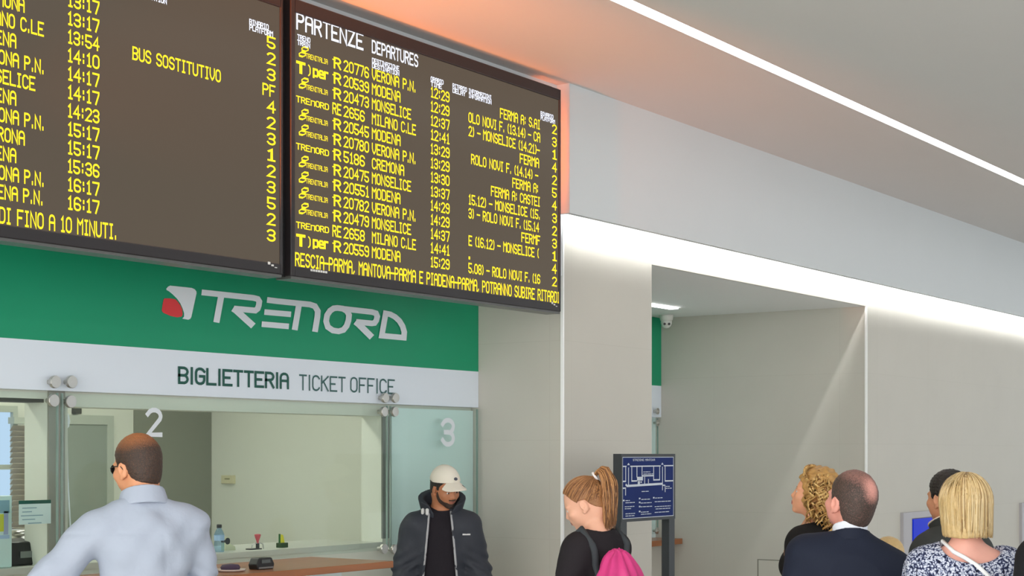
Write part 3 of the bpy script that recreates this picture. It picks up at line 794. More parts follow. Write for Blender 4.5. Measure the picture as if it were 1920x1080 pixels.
for k in range(34):
    z = zt2 - 0.05 - k * 0.033
    f.add([(xa, YB - 0.115, z), (xb - 0.09, YB - 0.115, z), (xb - 0.09, YB - 0.085, z - 0.031), (xa, YB - 0.085, z - 0.031), (xa, YB - 0.1145, z - 0.002), (xb - 0.09, YB - 0.1145, z - 0.002), (xb - 0.09, YB - 0.0845, z - 0.033), (xa, YB - 0.0845, z - 0.033)],
          [(0, 1, 2, 3), (7, 6, 5, 4), (0, 4, 5, 1), (1, 5, 6, 2), (2, 6, 7, 3), (3, 7, 4, 0)])
f.build('blind_slats', slat, t)
MB().box(xa, xb, YB - 0.13, YB - 0.07, zt2 - 0.04, zt2).build('head_rail', dfr, t)
MB().box(xb - 0.085, xb, YB - 0.12, YB - 0.08, 0.9, zt2 - 0.04).build('side_rail', dfr, t)
# shutter box over window 1
t = structure('trim_12', MB().box(W1X - 2.2, W1X - 0.002, SW + 0.02, SW + 0.14, P(40, 753, SW).z, P(40, 738, SW).z), mat('dark_shutter_box', (66, 66, 58), 0.6), 'dark shutter box at the head of ticket window 1', 'shutter box')
# sensor, thermostat
def on_wall(x0, x1, y0, y1, Y, th, m, name, label, cat, part=None):
    a, b = P(x0, y1, Y), P(x1, y0, Y)
    t = thing(name, label, cat, ((a.x + b.x) / 2, Y, (a.z + b.z) / 2))
    MB().box(a.x, b.x, Y - th, Y, a.z, b.z).build('housing', m, t, bevel=0.004)
    return t, a, b
t, a, b = on_wall(134, 146, 762, 776, YB - 0.001, 0.04, mat('dark_sensor_shell', (62, 64, 56), 0.5), 'wall_sensor', 'small dark square sensor box above the grey office door', 'sensor')
xs_ = XPL - 0.0145
def side_pt(x, y):
    d = ray(x, y); q = xs_ / d.x; return Vector((xs_, d.y * q, EYE + d.z * q))
a, b = side_pt(442, 907), side_pt(420, 891)
t = thing('thermostat', 'small cream thermostat on the white office side wall', 'thermostat', (xs_, (a.y + b.y) / 2, (a.z + b.z) / 2))
MB().box(xs_ - 0.03, xs_, a.y, b.y, a.z, b.z).build('housing', mat('cream_thermostat', (206, 200, 164), 0.5), t, bevel=0.004)
MB().box(xs_ - 0.034, xs_ - 0.03, a.y + 0.03, b.y - 0.04, a.z + 0.03, b.z - 0.02).build('display', mat('thermostat_display', (150, 146, 108), 0.3), t)
# blind cord
pc0, pc1 = P(123, 700, SW + 0.22), P(135, 1000, SW + 0.22)
t = thing('blind_cord', 'thin white pull cord with a knob hanging beside ticket glass 2', 'cord', (pc0.x, SW + 0.22, 1.9))
kz = P(125, 790, SW + 0.22)
MB().tube([(kz.x, SW + 0.22, ZB), (kz.x, SW + 0.22, kz.z), (kz.x + 0.005, SW + 0.22, kz.z - .25), (pc1.x, SW + 0.22, SILL + 0.02)], 0.004, 6).build('cord', M['sign_white'], t)
MB().lathe([(0.003, 0.045), (0.012, 0.03), (0.017, 0.0), (0.012, -0.025), (0.004, -0.035)], kz, n=12).build('knob', M['sign_white'], t, True)
# notice on the glass of window 1
a, b = P(35, 984, YGL + 0.012), P(95, 937, YGL + 0.012)
t = thing('notice', 'white paper notice with green header stuck inside ticket glass 1', 'notice', ((a.x + b.x) / 2, YGL + 0.012, a.z))
MB().box(a.x, b.x, YGL + 0.0102, YGL + 0.0116, a.z, b.z - 0.016).build('paper_sheet', mat('notice_paper', (206, 222, 220), 0.7), t)
MB().box(a.x, b.x, YGL + 0.0102, YGL + 0.0116, b.z - 0.016, b.z).build('header_band', M['dark_green'], t)
f = MB()
for k, (q0, q1) in enumerate(((0.1, 0.55), (0.1, 0.4), (0.06, 0.75), (0.1, 0.5), (0.28, 0.7))):
    z = b.z - 0.036 - k * 0.017
    f.box(a.x + (b.x - a.x) * q0, a.x + (b.x - a.x) * q1, YGL + 0.0099, YGL + 0.0101, z, z + 0.004)
f.build('text_lines', mat('notice_ink', (120, 150, 160), 0.7), t)
# leaflet with yellow and blue bands at the picture edge
Yq = SW + 0.05
a, b = P(-60, 1019, Yq), P(23, 929, Yq)
t = thing('leaflet_stand', 'upright leaflet with blue and yellow bands inside ticket window 1', 'leaflet', ((a.x + b.x) / 2, Yq, SILL))
MB().box(a.x, b.x, Yq, Yq + 0.02, SILL, b.z).build('acrylic_holder', mat('pale_holder', (196, 222, 218), 0.3), t, bevel=0.006)
for nm, f0, f1, g0, g1, col in (('blue_band', 0.0, 0.93, 0.62, 0.9, (120, 160, 176)), ('yellow_band', 0.0, 0.80, 0.22, 0.6, (196, 202, 60)), ('violet_band', 0.8, 0.90, 0.15, 0.66, (158, 170, 200)), ('lower_band', 0.0, 0.93, 0.06, 0.14, (160, 186, 214))):
    MB().box(a.x + (b.x - a.x) * f0, a.x + (b.x - a.x) * f1, Yq - 0.002, Yq, a.z + (b.z - a.z) * g0, a.z + (b.z - a.z) * g1).build(nm, mat('leaflet_' + nm, col, 0.6), t)
# steel drum and black printer on the ledge of window 1
p = P(55, 1000, SW + 0.30)
t = thing('steel_canister', 'round steel canister with flat rim on the ledge of ticket window 1', 'canister', (p.x, p.y, SILL))
MB().lathe([(0.078, 0.0), (0.08, 0.01), (0.08, 0.125), (0.078, 0.13)], (p.x, p.y, SILL), n=28).build('body', M['steel'], t, True)
MB().lathe([(0.088, 0.128), (0.092, 0.134), (0.09, 0.15), (0.08, 0.154), (0.02, 0.156)], (p.x, p.y, SILL), n=28).build('lid', M['steel'], t, True)
p = P(32, 1050, SW + 0.17)
t = thing('ticket_printer', 'black ticket printer on the ledge of ticket window 1 before the steel canister', 'printer', (p.x, p.y, SILL))
MB().add([(p.x - .16, p.y - .07, SILL), (p.x + .085, p.y - .07, SILL), (p.x + .085, p.y + .07, SILL), (p.x - .16, p.y + .07, SILL), (p.x - .15, p.y - .05, SILL + .11), (p.x + .075, p.y - .05, SILL + .105), (p.x + .08, p.y + .07, SILL + .12), (p.x - .15, p.y + .07, SILL + .12)],
         [(0, 3, 2, 1), (4, 5, 6, 7), (0, 1, 5, 4), (1, 2, 6, 5), (2, 3, 7, 6), (3, 0, 4, 7)]).build('housing', M['black'], t, bevel=0.008)
MB().box(p.x - .03, p.x + .04, p.y - .064, p.y - .058, SILL + .035, SILL + .065).build('paper_slot', mat('printer_slot', (120, 124, 120), 0.4), t)
MB().lathe([(0.014, 0), (0.016, 0.008), (0.008, 0.012)], (p.x + .055, p.y - .058, SILL + .085), 'Y', 14).build('knob', M['steel'], t)
# water bottle
p = P(411, 1036, SW + 0.10)
pet = glass_mat('blue_tinted_bottle', (0.62, 0.78, 0.92), 0.6, 0.06)
t = thing('water_bottle', 'clear blue water bottle with dark cap on the window ledge', 'bottle', (p.x, p.y, SILL))
MB().lathe([(0.024, 0.0), (0.027, 0.006), (0.027, 0.05), (0.024, 0.056), (0.027, 0.062), (0.027, 0.09), (0.02, 0.108), (0.0115, 0.122), (0.0115, 0.13)], (p.x, p.y, SILL), n=20).build('body', pet, t, True)
MB().lathe([(0.0135, 0.126), (0.0135, 0.142), (0.011, 0.144)], (p.x, p.y, SILL), n=16).build('cap', M['black'], t, True)
MB().lathe([(0.0278, 0.06), (0.0278, 0.088)], (p.x, p.y, SILL), n=20).build('label', mat('pale_blue_label', (150, 180, 214), 0.5), t)
# pen cup behind the bottle
p = P(424, 1036, SW + 0.16)
t = thing('tape_dispenser', 'small cream tape dispenser with dark roll behind the water bottle', 'tape dispenser', (p.x, p.y, SILL))
MB().prism([(p.x - .02, SILL), (p.x + .055, SILL), (p.x + .05, SILL + .02), (p.x + .015, SILL + .035), (p.x + .01, SILL + .07), (p.x - .02, SILL + .07)], p.y - .015, p.y + .015).build('base', mat('cream_plastic', (200, 202, 168), 0.5), t)
MB().lathe([(0.018, -0.016), (0.018, 0.016)], (p.x - .004, p.y, SILL + .05), 'Y', 16).build('tape_roll', M['black'], t)
# red rubber stamp on a carousel
p = P(483, 1034, SW + 0.10)
t = thing('rubber_stamp', 'rubber stamp with red handle standing in a wire rack', 'stamp', (p.x, p.y, SILL))
redm = mat('red_plastic', (196, 74, 84), 0.35)
MB().lathe([(0.006, 0.03), (0.007, 0.045), (0.013, 0.06), (0.0175, 0.075), (0.017, 0.08), (0.004, 0.082)], (p.x, p.y, SILL), n=16).build('handle', redm, t, True)
MB().box(p.x - .006, p.x + .006, p.y - .008, p.y + .008, SILL, SILL + .032).build('stem', M['black'], t)
MB().tube([(p.x - .045, p.y, SILL), (p.x - .04, p.y, SILL + .025), (p.x - .02, p.y, SILL + .033), (p.x + .02, p.y, SILL + .033), (p.x + .04, p.y, SILL + .025), (p.x + .045, p.y, SILL)], 0.0035, 6).build('wire_rack', M['steel'], t)
MB().box(p.x - .07, p.x + .012, p.y - .02, p.y + .02, SILL, SILL + .006).build('ink_pad', M['black'], t)
# green box with yellow tags
p = P(529, 1032, SW + 0.10)
t = thing('desk_box', 'small dark green desk box holding yellow paper tags', 'desk box', (p.x, p.y, SILL))
MB().box(p.x - .027, p.x + .027, p.y - .02, p.y + .02, SILL, SILL + .026).build('box_body', mat('dark_green_plastic', (24, 62, 30), 0.4), t, bevel=0.002)
MB().add([(p.x - .012, p.y, SILL + .02), (p.x + .022, p.y, SILL + .02), (p.x + .008, p.y, SILL + .068), (p.x - .006, p.y, SILL + .072), (p.x - .012, p.y + .004, SILL + .02), (p.x + .022, p.y + .004, SILL + .02), (p.x + .008, p.y + .004, SILL + .068), (p.x - .006, p.y + .004, SILL + .072)],
         [(0, 1, 2, 3), (7, 6, 5, 4), (0, 4, 5, 1), (1, 5, 6, 2), (2, 6, 7, 3), (3, 7, 4, 0)]).build('paper_tag', mat('yellow_paper', (224, 214, 60), 0.6), t)
MB().box(p.x - .024, p.x - .017, p.y - .004, p.y + .004, SILL + .02, SILL + .075).build('pen', mat('green_pen', (38, 96, 44), 0.4), t)
# card reader, dish and coin tray on the wooden counter
p = P(490, 1067, 5.46)
t = thing('card_reader', 'black angled card reader on the wooden counter', 'card reader', (p.x, 5.46, ZCT))
MB().prism([(-0.06, 0), (0.06, 0), (0.066, 0.02), (0.05, 0.05), (-0.05, 0.05), (-0.066, 0.02)], -0.03, 0.03)
f = MB(); f.prism([(p.x - .056, ZCT), (p.x + .056, ZCT), (p.x + .062, ZCT + .024), (p.x + .044, ZCT + .056), (p.x - .044, ZCT + .056), (p.x - .062, ZCT + .024)], p.y - .03, p.y + .03)
f.build('housing', M['black'], t, bevel=0.005)
MB().box(p.x - .03, p.x + .03, p.y - .033, p.y - .03, ZCT + .03, ZCT + .048).build('display', mat('reader_display', (70, 74, 72), 0.2), t)
MB().box(p.x - .05, p.x + .05, p.y - .034, p.y - .03, ZCT + .004, ZCT + .012).build('trim_strip', mat('reader_trim', (120, 118, 116), 0.4), t)
p = P(432, 1070, 5.47)
t = thing('coin_dish', 'shallow clear dish holding dark purple coin purse on the counter', 'dish', (p.x, 5.47, ZCT))
MB().lathe([(0.055, 0.0), (0.07, 0.004), (0.074, 0.012), (0.068, 0.012), (0.05, 0.005)], (p.x, 5.47, ZCT), n=24).build('dish', mat('pale_dish', (206, 190, 180), 0.3), t, True)
MB().lathe([(0.02, 0.006), (0.044, 0.008), (0.048, 0.02), (0.04, 0.032), (0.012, 0.036)], (p.x, 5.47, ZCT), n=18).build('purse', mat('purple_fabric', (64, 46, 70), 0.7), t, True)
p = P(370, 1082, 5.40)
t = thing('cup', 'dark brown round cup on the counter beside the man in pale shirt', 'cup', (p.x, 5.40, ZCT))
MB().lathe([(0.03, 0), (0.036, 0.006), (0.04, 0.04), (0.038, 0.044), (0.033, 0.04), (0.03, 0.012), (0.004, 0.01)], (p.x, 5.40, ZCT), n=20).build('cup_body', mat('dark_brown_glaze', (58, 44, 36), 0.25), t, True)
# ------------------------------------------------------------------ people: distance-field bodies meshed with surface nets
def _c(n): return n.astype(np.float32)

class Field:
    def __init__(s, xs, ys, zs):
        s.xs, s.ys, s.zs = (np.asarray(a, np.float32) for a in (xs, ys, zs))
        s.d = np.full((len(s.xs), len(s.ys), len(s.zs)), 0.25, np.float32)
    def sub(s, lo, hi, m=0.05):
        i = [np.searchsorted(a, lo[k] - m) for k, a in enumerate((s.xs, s.ys, s.zs))]
        j = [np.searchsorted(a, hi[k] + m) for k, a in enumerate((s.xs, s.ys, s.zs))]
        sl = tuple(slice(a, b) for a, b in zip(i, j))
        return sl, s.xs[sl[0]][:, None, None], s.ys[sl[1]][None, :, None], s.zs[sl[2]][None, None, :]
    def put(s, sl, d, k, mode='u'):
        a = s.d[sl]
        if a.size == 0: return
        if mode == 'u':
            if k > 0:
                h = np.clip(0.5 + 0.5 * (a - d) / k, 0, 1)
                s.d[sl] = a * (1 - h) + d * h - k * h * (1 - h)
            else: s.d[sl] = np.minimum(a, d)
        else:
            if k > 0:
                h = np.clip(0.5 - 0.5 * (a + d) / k, 0, 1)
                s.d[sl] = a * (1 - h) - d * h + k * h * (1 - h)
            else: s.d[sl] = np.maximum(a, -d)
    def cone(s, a, b, ra, rb, k=0.02, mode='u', flat=None):
        a = np.array(a, float); b = np.array(b, float); r = max(ra, rb)
        sl, X, Y, Z = s.sub(np.minimum(a, b) - r, np.maximum(a, b) + r, 0.03 + k)
        ab = b - a; L = max(float(ab @ ab), 1e-9)
        t = np.clip(((X - a[0]) * ab[0] + (Y - a[1]) * ab[1] + (Z - a[2]) * ab[2]) / L, 0, 1)
        d = np.sqrt((X - a[0] - t * ab[0]) ** 2 + (Y - a[1] - t * ab[1]) ** 2 + (Z - a[2] - t * ab[2]) ** 2) - (ra + (rb - ra) * t)
        s.put(sl, d, k, mode)
    def ell(s, c, r, k=0.02, mode='u', R=None):
        c = np.array(c, float); r = np.array(r, float); m = r.max() if R is not None else r
        sl, X, Y, Z = s.sub(c - m, c + m, 0.03 + k)
        dx, dy, dz = X - c[0], Y - c[1], Z - c[2]
        if R is not None:
            R = np.array(R)
            u = R[0, 0] * dx + R[1, 0] * dy + R[2, 0] * dz; v = R[0, 1] * dx + R[1, 1] * dy + R[2, 1] * dz; w = R[0, 2] * dx + R[1, 2] * dy + R[2, 2] * dz
        else: u, v, w = dx, dy, dz
        k0 = np.sqrt((u / r[0]) ** 2 + (v / r[1]) ** 2 + (w / r[2]) ** 2)
        k1 = np.sqrt((u / r[0] ** 2) ** 2 + (v / r[1] ** 2) ** 2 + (w / r[2] ** 2) ** 2)
        s.put(sl, k0 * (k0 - 1) / np.maximum(k1, 1e-6), k, mode)
    def grid(s): return s.xs[:, None, None], s.ys[None, :, None], s.zs[None, None, :]
    def cut(s, d): s.d = np.maximum(s.d, d)
    def mesh(s):
        d = s.d; d[0], d[-1] = .1, .1; d[:, 0], d[:, -1] = .1, .1; d[:, :, 0], d[:, :, -1] = .1, .1
        ins = d < 0
        nx, ny, nz = d.shape
        cs = np.zeros((nx - 1, ny - 1, nz - 1), np.uint8)
        offs = [(i, j, k) for i in (0, 1) for j in (0, 1) for k in (0, 1)]
        for i, j, k in offs: cs += ins[i:nx - 1 + i, j:ny - 1 + j, k:nz - 1 + k]
        idx = np.argwhere((cs > 0) & (cs < 8))
        I, J, K = idx.T
        val = {o: d[I + o[0], J + o[1], K + o[2]] for o in offs}
        ax = (s.xs, s.ys, s.zs)
        pos = {o: np.stack([s.xs[I + o[0]], s.ys[J + o[1]], s.zs[K + o[2]]], 1) for o in offs}
        acc = np.zeros((len(idx), 3)); cnt = np.zeros(len(idx))
        for o in offs:
            for a in range(3):
                if o[a] == 0:
                    p = list(o); p[a] = 1; p = tuple(p)
                    va, vb = val[o], val[p]; m = (va < 0) != (vb < 0)
                    t = np.where(m, va / np.where(m, va - vb, 1), 0)
                    acc += np.where(m[:, None], pos[o] + (pos[p] - pos[o]) * t[:, None], 0); cnt += m
        V = acc / np.maximum(cnt, 1)[:, None]
        vid = np.full(cs.shape, -1, np.int32); vid[I, J, K] = np.arange(len(idx))
        Q = []
        for a in range(3):
            sl0 = [slice(None)] * 3; sl1 = [slice(None)] * 3
            sl0[a] = slice(0, -1); sl1[a] = slice(1, None)
            A, Bv = ins[tuple(sl0)], ins[tuple(sl1)]
            e = np.argwhere(A != Bv)
            b, c = (a + 1) % 3, (a + 2) % 3
            ok = (e[:, b] > 0) & (e[:, c] > 0) & (e[:, b] < d.shape[b] - 1) & (e[:, c] < d.shape[c] - 1)
            e = e[ok]
            def cell(db, dc):
                q = e.copy(); q[:, b] -= db; q[:, c] -= dc; return vid[q[:, 0], q[:, 1], q[:, 2]]
            q = np.stack([cell(1, 1), cell(0, 1), cell(0, 0), cell(1, 0)], 1)
            flip = ~A[tuple(e.T)]
            q[flip] = q[flip][:, ::-1]
            Q.append(q)
        Q = np.concatenate(Q)
        return V, Q[(Q >= 0).all(1)]

def np_mesh(name, V, Q, mats, parent=None, smooth=True, mi=None, relax=1):
    V = np.asarray(V, np.float64)
    if relax:
        for _ in range(relax):
            acc = np.zeros_like(V); cnt = np.zeros(len(V))
            for a in range(Q.shape[1]):
                for b in (a + 1, a - 1):
                    np.add.at(acc, Q[:, a], V[Q[:, b % Q.shape[1]]]); np.add.at(cnt, Q[:, a], 1)
            V = V * 0.5 + 0.5 * acc / np.maximum(cnt, 1)[:, None]
    me = bpy.data.meshes.new(name)
    n, k = Q.shape
    me.vertices.add(len(V)); me.vertices.foreach_set('co', V.astype(np.float32).ravel())
    me.loops.add(n * k); me.loops.foreach_set('vertex_index', Q.astype(np.int32).ravel())
    me.polygons.add(n); me.polygons.foreach_set('loop_start', np.arange(0, n * k, k, dtype=np.int32))
    for m_ in (mats if isinstance(mats, list) else [mats]): me.materials.append(m_)
    if mi is not None: me.polygons.foreach_set('material_index', np.asarray(mi, np.int32))
    me.polygons.foreach_set('use_smooth', np.full(n, smooth))
    me.update(calc_edges=True)
    o = bpy.data.objects.new(name, me); COL.objects.link(o)
    o.parent = parent
    return o

def strands(name, lines, r, mats, parent, mi=None, taper=0.35):
    """lines: (m, n, 3) polylines -> three-sided locks in one hair mesh"""
    L = np.asarray(lines, float); m, n, _ = L.shape
    T = np.gradient(L, axis=1); T /= np.maximum(np.linalg.norm(T, axis=2, keepdims=True), 1e-9)
    up = np.array([0.31, 0.52, 0.79]); A = np.cross(T, up); A /= np.maximum(np.linalg.norm(A, axis=2, keepdims=True), 1e-9)
    Bn = np.cross(T, A)
    w = np.ones(n); w[-1] = taper * 0.3; w[-2] = taper + 0.2; w[0] = 0.6
    r = np.broadcast_to(np.asarray(r, float), (m,))
    V = np.zeros((m, n, 3, 3))
    for k in range(3):
        a = 2 * PI * k / 3
        V[:, :, k] = L + (A * math.cos(a) + Bn * math.sin(a)) * (r[:, None] * w[None])[:, :, None]
    ids = np.arange(m * n * 3).reshape(m, n, 3)
    Q = []
    for k in range(3):
        Q.append(np.stack([ids[:, :-1, k], ids[:, :-1, (k + 1) % 3], ids[:, 1:, (k + 1) % 3], ids[:, 1:, k]], -1).reshape(-1, 4))
    Q = np.concatenate(Q)
    mm = None
    if mi is not None: mm = np.tile(np.repeat(np.asarray(mi), n - 1), 3)
    return np_mesh(name, V.reshape(-1, 3), Q, mats, parent, True, mm, 0)

def merge_meshes(name, objs, parent):
    """join several freshly built meshes (same material list) into one"""
    Vs, Qs, mi = [], [], []; off = 0; mats = []
    for o in objs:
        me = o.data; n = len(me.vertices); v = np.zeros(n * 3, np.float32); me.vertices.foreach_get('co', v)
        q = np.zeros(len(me.loops), np.int32); me.loops.foreach_get('vertex_index', q)
        m_ = np.zeros(len(me.polygons), np.int32); me.polygons.foreach_get('material_index', m_)
        b = len(mats); mats += list(me.materials)
        Vs.append(v.reshape(-1, 3)); Qs.append(q.reshape(-1, 4) + off); mi.append(m_ + b); off += n
        bpy.data.objects.remove(o); bpy.data.meshes.remove(me)
    return np_mesh(name, np.concatenate(Vs), np.concatenate(Qs), mats, parent, True, np.concatenate(mi), 0)

def axis(lo, hi, step, fine=()):
    out = [lo]; 
    while out[-1] < hi:
        x = out[-1]; h = step
        for a, b, s_ in fine:
            if a - 1e-6 <= x <= b: h = min(h, s_)
            elif x < a < x + h: h = max(a - x, s_)
        out.append(x + h)
    return np.array(out)

def rotm(yaw=0, pitch=0, roll=0):
    """head turn: yaw to the person's own left, pitch up, roll towards the right shoulder"""
    return np.array(Matrix.Rotation(math.radians(yaw), 3, 'Z') @ Matrix.Rotation(math.radians(pitch), 3, 'X') @ Matrix.Rotation(math.radians(roll), 3, 'Y'))

CR_C = np.array([0, -0.012, 0.142]); CR_R = np.array([0.076, 0.098, 0.092])     # skull

class Person:
    def __init__(s, label, col_x, dist, rel, H=1.75, female=False, wide=1.0, head=(0, 0, 0), lean=(0, 0), larm=None, rarm=None, skin=(206, 150, 124), lips=(170, 92, 84), hs=1.0, neck=0.0, curl=0.5, eyes=True, drop=(0, 0)):
        p, az = depth_point(col_x, dist)
        s.root = thing('person', label, 'person', (p.x, p.y, 0), rz=az + math.radians(rel) - PI / 2)
        s.k = k = H / 1.75; s.female = female; s.wide = wide; s.skin_rgb = skin; s.curl = curl
        s.lean = lean; s.hs = hs * (0.96 if female else 1.0)
        sh = (0.165 if female else 0.192) * wide
        J = {'shL': (-sh, 0, 1.395 - drop[0]), 'shR': (sh, 0, 1.395 - drop[1]), 'hipL': (-.088, 0, .92), 'hipR': (.088, 0, .92), 'knL': (-.095, .02, .50), 'knR': (.095, .02, .50),
             'anL': (-.1, -.02, .085), 'anR': (.1, -.02, .085), 'neck0': (0, -.015, 1.45), 'neck1': (0, 0.0, 1.545)}
        s.J = {a: s.P(b) for a, b in J.items()}
        s.J['elL'], s.J['wrL'] = (s.P(q, False) for q in (larm or ((-sh - .05, -.02, 1.14), (-sh - .05, .06, .90))))
        s.J['elR'], s.J['wrR'] = (s.P(q, False) for q in (rarm or ((sh + .05, -.02, 1.14), (sh + .05, .06, .90))))
        s.Rh = rotm(*head)
        s.pl = np.array([0, -.02, .035]) * s.hs
        s.pw = s.P((0, 0.0 + neck, 1.55))
        s.bodyname = None
        s.lips = lips; s.eyes = eyes; s.nr = 0.0
    def P(s, q, lean=True):
        q = np.array(q, float) * s.k
        if lean and q[2] > 0.95 * s.k:
            t = (q[2] - .95 * s.k)
            q = q + np.array([s.lean[0], s.lean[1], 0]) * t
        return q
    def hd(s, q):
        """head-local -> person-local"""
        return s.pw + s.Rh @ (np.array(q, float) * s.hs - s.pl)
    def hdv(s, Q): return s.pw + (np.asarray(Q) * s.hs - s.pl) @ s.Rh.T
    def torso(s, F, o=0.0, legs=False, arms=True, sleeve=1.0, arm_o=None, flare=0.0):
        k = s.k; w = s.wide; P = s.P; f = s.female; ao = o if arm_o is None else arm_o
        F.ell(P((0, -.01, .96)), np.array([.168 * (1.03 if f else w), .112 * w, .13]) * k + o, 0.03)
        F.ell(P((0, 0.005, 1.12)), np.array([(.128 if f else .148) * w, .1 * w, .16]) * k + o, 0.05)
        F.ell(P((0, -.008, 1.30)), np.array([(.145 if f else .172) * w, (.105 if f else .117) * w, .165]) * k + o, 0.05)
        if f:
            for q in (-1, 1): F.ell(P((.062 * q, .085, 1.27)), np.array([.06, .05, .06]) * k + o, 0.03)
        a, b = s.J['shL'], s.J['shR']; m = (a + b) / 2
        F.cone(m + (a - m) * .78 + np.array([0, -.012, -.02]) * k, m + (b - m) * .78 + np.array([0, -.012, -.02]) * k, .062 * k + o, .062 * k + o, 0.05)
        for q in ('L', 'R'):
            sp = s.J['sh' + q]
            F.cone(s.J['neck0'] + np.array([0, 0, .022]) * k, m + (sp - m) * .86 + np.array([0, -.01, .0]) * k, .045 * k + o * .6, .045 * k + o, 0.04)
            if arms:
                F.cone(sp + np.array([0, 0, -.012]) * k, s.J['el' + q], (.05 if f else .057) * k + ao, (.036 if f else .042) * k + ao, 0.03)
                wr = s.J['el' + q] + (s.J['wr' + q] - s.J['el' + q]) * sleeve
                F.cone(s.J['el' + q], wr, (.036 if f else .043) * k + ao, (.026 if f else .03) * k + ao + flare, 0.02)
        if legs: s.legs(F, o)
    def legs(s, F, o=0.0, cut=False):
        k = s.k
        for q in ('L', 'R'):
            F.cone(s.J['hip' + q], s.J['kn' + q], .088 * k + o, .055 * k + o, 0.03)
            F.cone(s.J['kn' + q], s.J['an' + q], .055 * k + o, .036 * k + o * 1.3, 0.02)
    def hand(s, F, q):
        k = s.k; w = s.J['wr' + q]; d = w - s.J['el' + q]; d = d / np.linalg.norm(d)
        sd = 1 if q == 'R' else -1
        n = np.array([-sd, 0, 0.0]); n = n - d * (n @ d); n /= max(np.linalg.norm(n), 1e-6)      # palm looks inwards
        t = np.cross(d, n) * sd                                                                  # thumb side
        if t[1] < 0: t = -t
        R = np.stack([t, n, d], 1)
        pc = w + d * .05 * k
        F.ell(pc, np.array([.038, .015, .052]) * k, 0.015, R=R)
        c = s.curl
        for i, (off, ln) in enumerate(((.029, .074), (.0105, .082), (-.0085, .076), (-.0265, .06))):
            a = w + (d * .088 + t * off) * k
            b = a + (d * math.cos(c * .5) + n * math.sin(c * .5)) * ln * .45 * k
            e = b + (d * math.cos(c * 1.5) + n * math.sin(c * 1.5)) * ln * .33 * k
            g = e + (d * math.cos(c * 2.2) + n * math.sin(c * 2.2)) * ln * .25 * k
            F.cone(a, b, .0088 * k, .008 * k, .004); F.cone(b, e, .008 * k, .0072 * k, .003); F.cone(e, g, .0072 * k, .006 * k, .003)
        a = w + (d * .025 + t * .026) * k; b = a + (d * .6 + t * .7 + n * .35) * .045 * k; e = b + (d * .85 + t * .3 + n * .45) * .03 * k
        F.cone(a, b, .013 * k, .0098 * k, .008); F.cone(b, e, .0098 * k, .0075 * k, .003)
    def headf(s, F):
        h, R, S = s.hd, s.Rh, s.hs
        f = s.female
        F.ell(h(CR_C), CR_R * S, .01, R=R)
        F.ell(h((0, .025, .095)), np.array([.064, .07, .085]) * S, .02, R=R)
        F.ell(h((0, .032, .058)), np.array([.05 if f else .055, .055, .052]) * S, .025, R=R)     # jaw
        F.ell(h((0, .068, .016)), np.array([.02, .018, .015]) * S, .02, R=R)                     # chin
        F.ell(h((0, -.045, .075)), np.array([.058, .05, .06]) * S, .03, R=R)                     # nape
        for q in (-1, 1):
            F.ell(h((.03 * q, .074, .125)), np.array([.024, .014, .008]) * S, .012, R=R)         # brow
            F.ell(h((.042 * q, .062, .082)), np.array([.02, .02, .018]) * S, .02, R=R)           # cheek
            F.ell(h((.031 * q, .096, .108)), np.array([.016, .014, .011]) * S, .012, 's', R=R)   # socket
            F.ell(h((.031 * q, .0765, .108)), np.array([.0125, .0125, .0125]) * S, .002, R=R)    # eyeball
            F.cone(h((.018 * q, .088, .1145)), h((.044 * q, .078, .1135)), .0035 * S, .003 * S, .003)
            # ear: rim, bowl, lobe
            E = R @ np.array(Matrix.Rotation(-.35 * q, 3, 'Z') @ Matrix.Rotation(-.2, 3, 'X'))
            F.ell(h((.077 * q, -.008, .098)), np.array([.009, .019, .031]) * S, .006, R=E)
            F.ell(h((.086 * q, -.005, .104)), np.array([.006, .011, .017]) * S, .004, 's', R=E)
            F.ell(h((.075 * q, .002, .07)), np.array([.007, .009, .01]) * S, .006, R=E)
        F.cone(h((0, .082, .116)), h((0, .103 if not f else .1, .081)), .0075 * S, .0105 * S, .012)  # nose
        for q in (-1, 1): F.ell(h((.0115 * q, .093, .077)), np.array([.0075, .009, .007]) * S, .006, R=R)
        F.ell(h((0, .082, .053)), np.array([.026, .012, .018]) * S, .014, R=R)
        F.cone(h((-.019, .0835, .0505)), h((0, .0945, .0525)), .0035 * S, .0048 * S, .004); F.cone(h((.019, .0835, .0505)), h((0, .0945, .0525)), .0035 * S, .0048 * S, .004)
        F.cone(h((-.017, .083, .0445)), h((0, .093, .0425)), .004 * S, .0056 * S, .003); F.cone(h((.017, .083, .0445)), h((0, .093, .0425)), .004 * S, .0056 * S, .003)
        F.cone(h((-.02, .094, .0475)), h((.02, .094, .0475)), .0016 * S, .0016 * S, .002, 's')
    def body(s):
        """one continuous skin surface: head, neck, trunk, limbs, five-fingered hands"""
        k = s.k; hc = s.hd((0, 0, .11)); J = s.J
        hd_ = [(hc[i] - .135, hc[i] + .135, .0036) for i in range(3)]
        hz = []; hx = []; hy = []
        for q in ('L', 'R'):
            w = J['wr' + q]; d = w - J['el' + q]; d /= np.linalg.norm(d); g = w + d * .1 * k
            for lst, i in ((hx, 0), (hy, 1), (hz, 2)): lst.append((g[i] - .11, g[i] + .11, .0055))
        pts = np.array(list(J.values()) + [hc]); lo = pts.min(0) - .26; hi = pts.max(0) + .26
        F = Field(axis(lo[0], hi[0], .009, [hd_[0]] + hx), axis(lo[1], hi[1], .009, [hd_[1]] + hy), axis(-.01, hi[2], .012, [hd_[2]] + hz))
        s.torso(F, 0.0); s.legs(F)
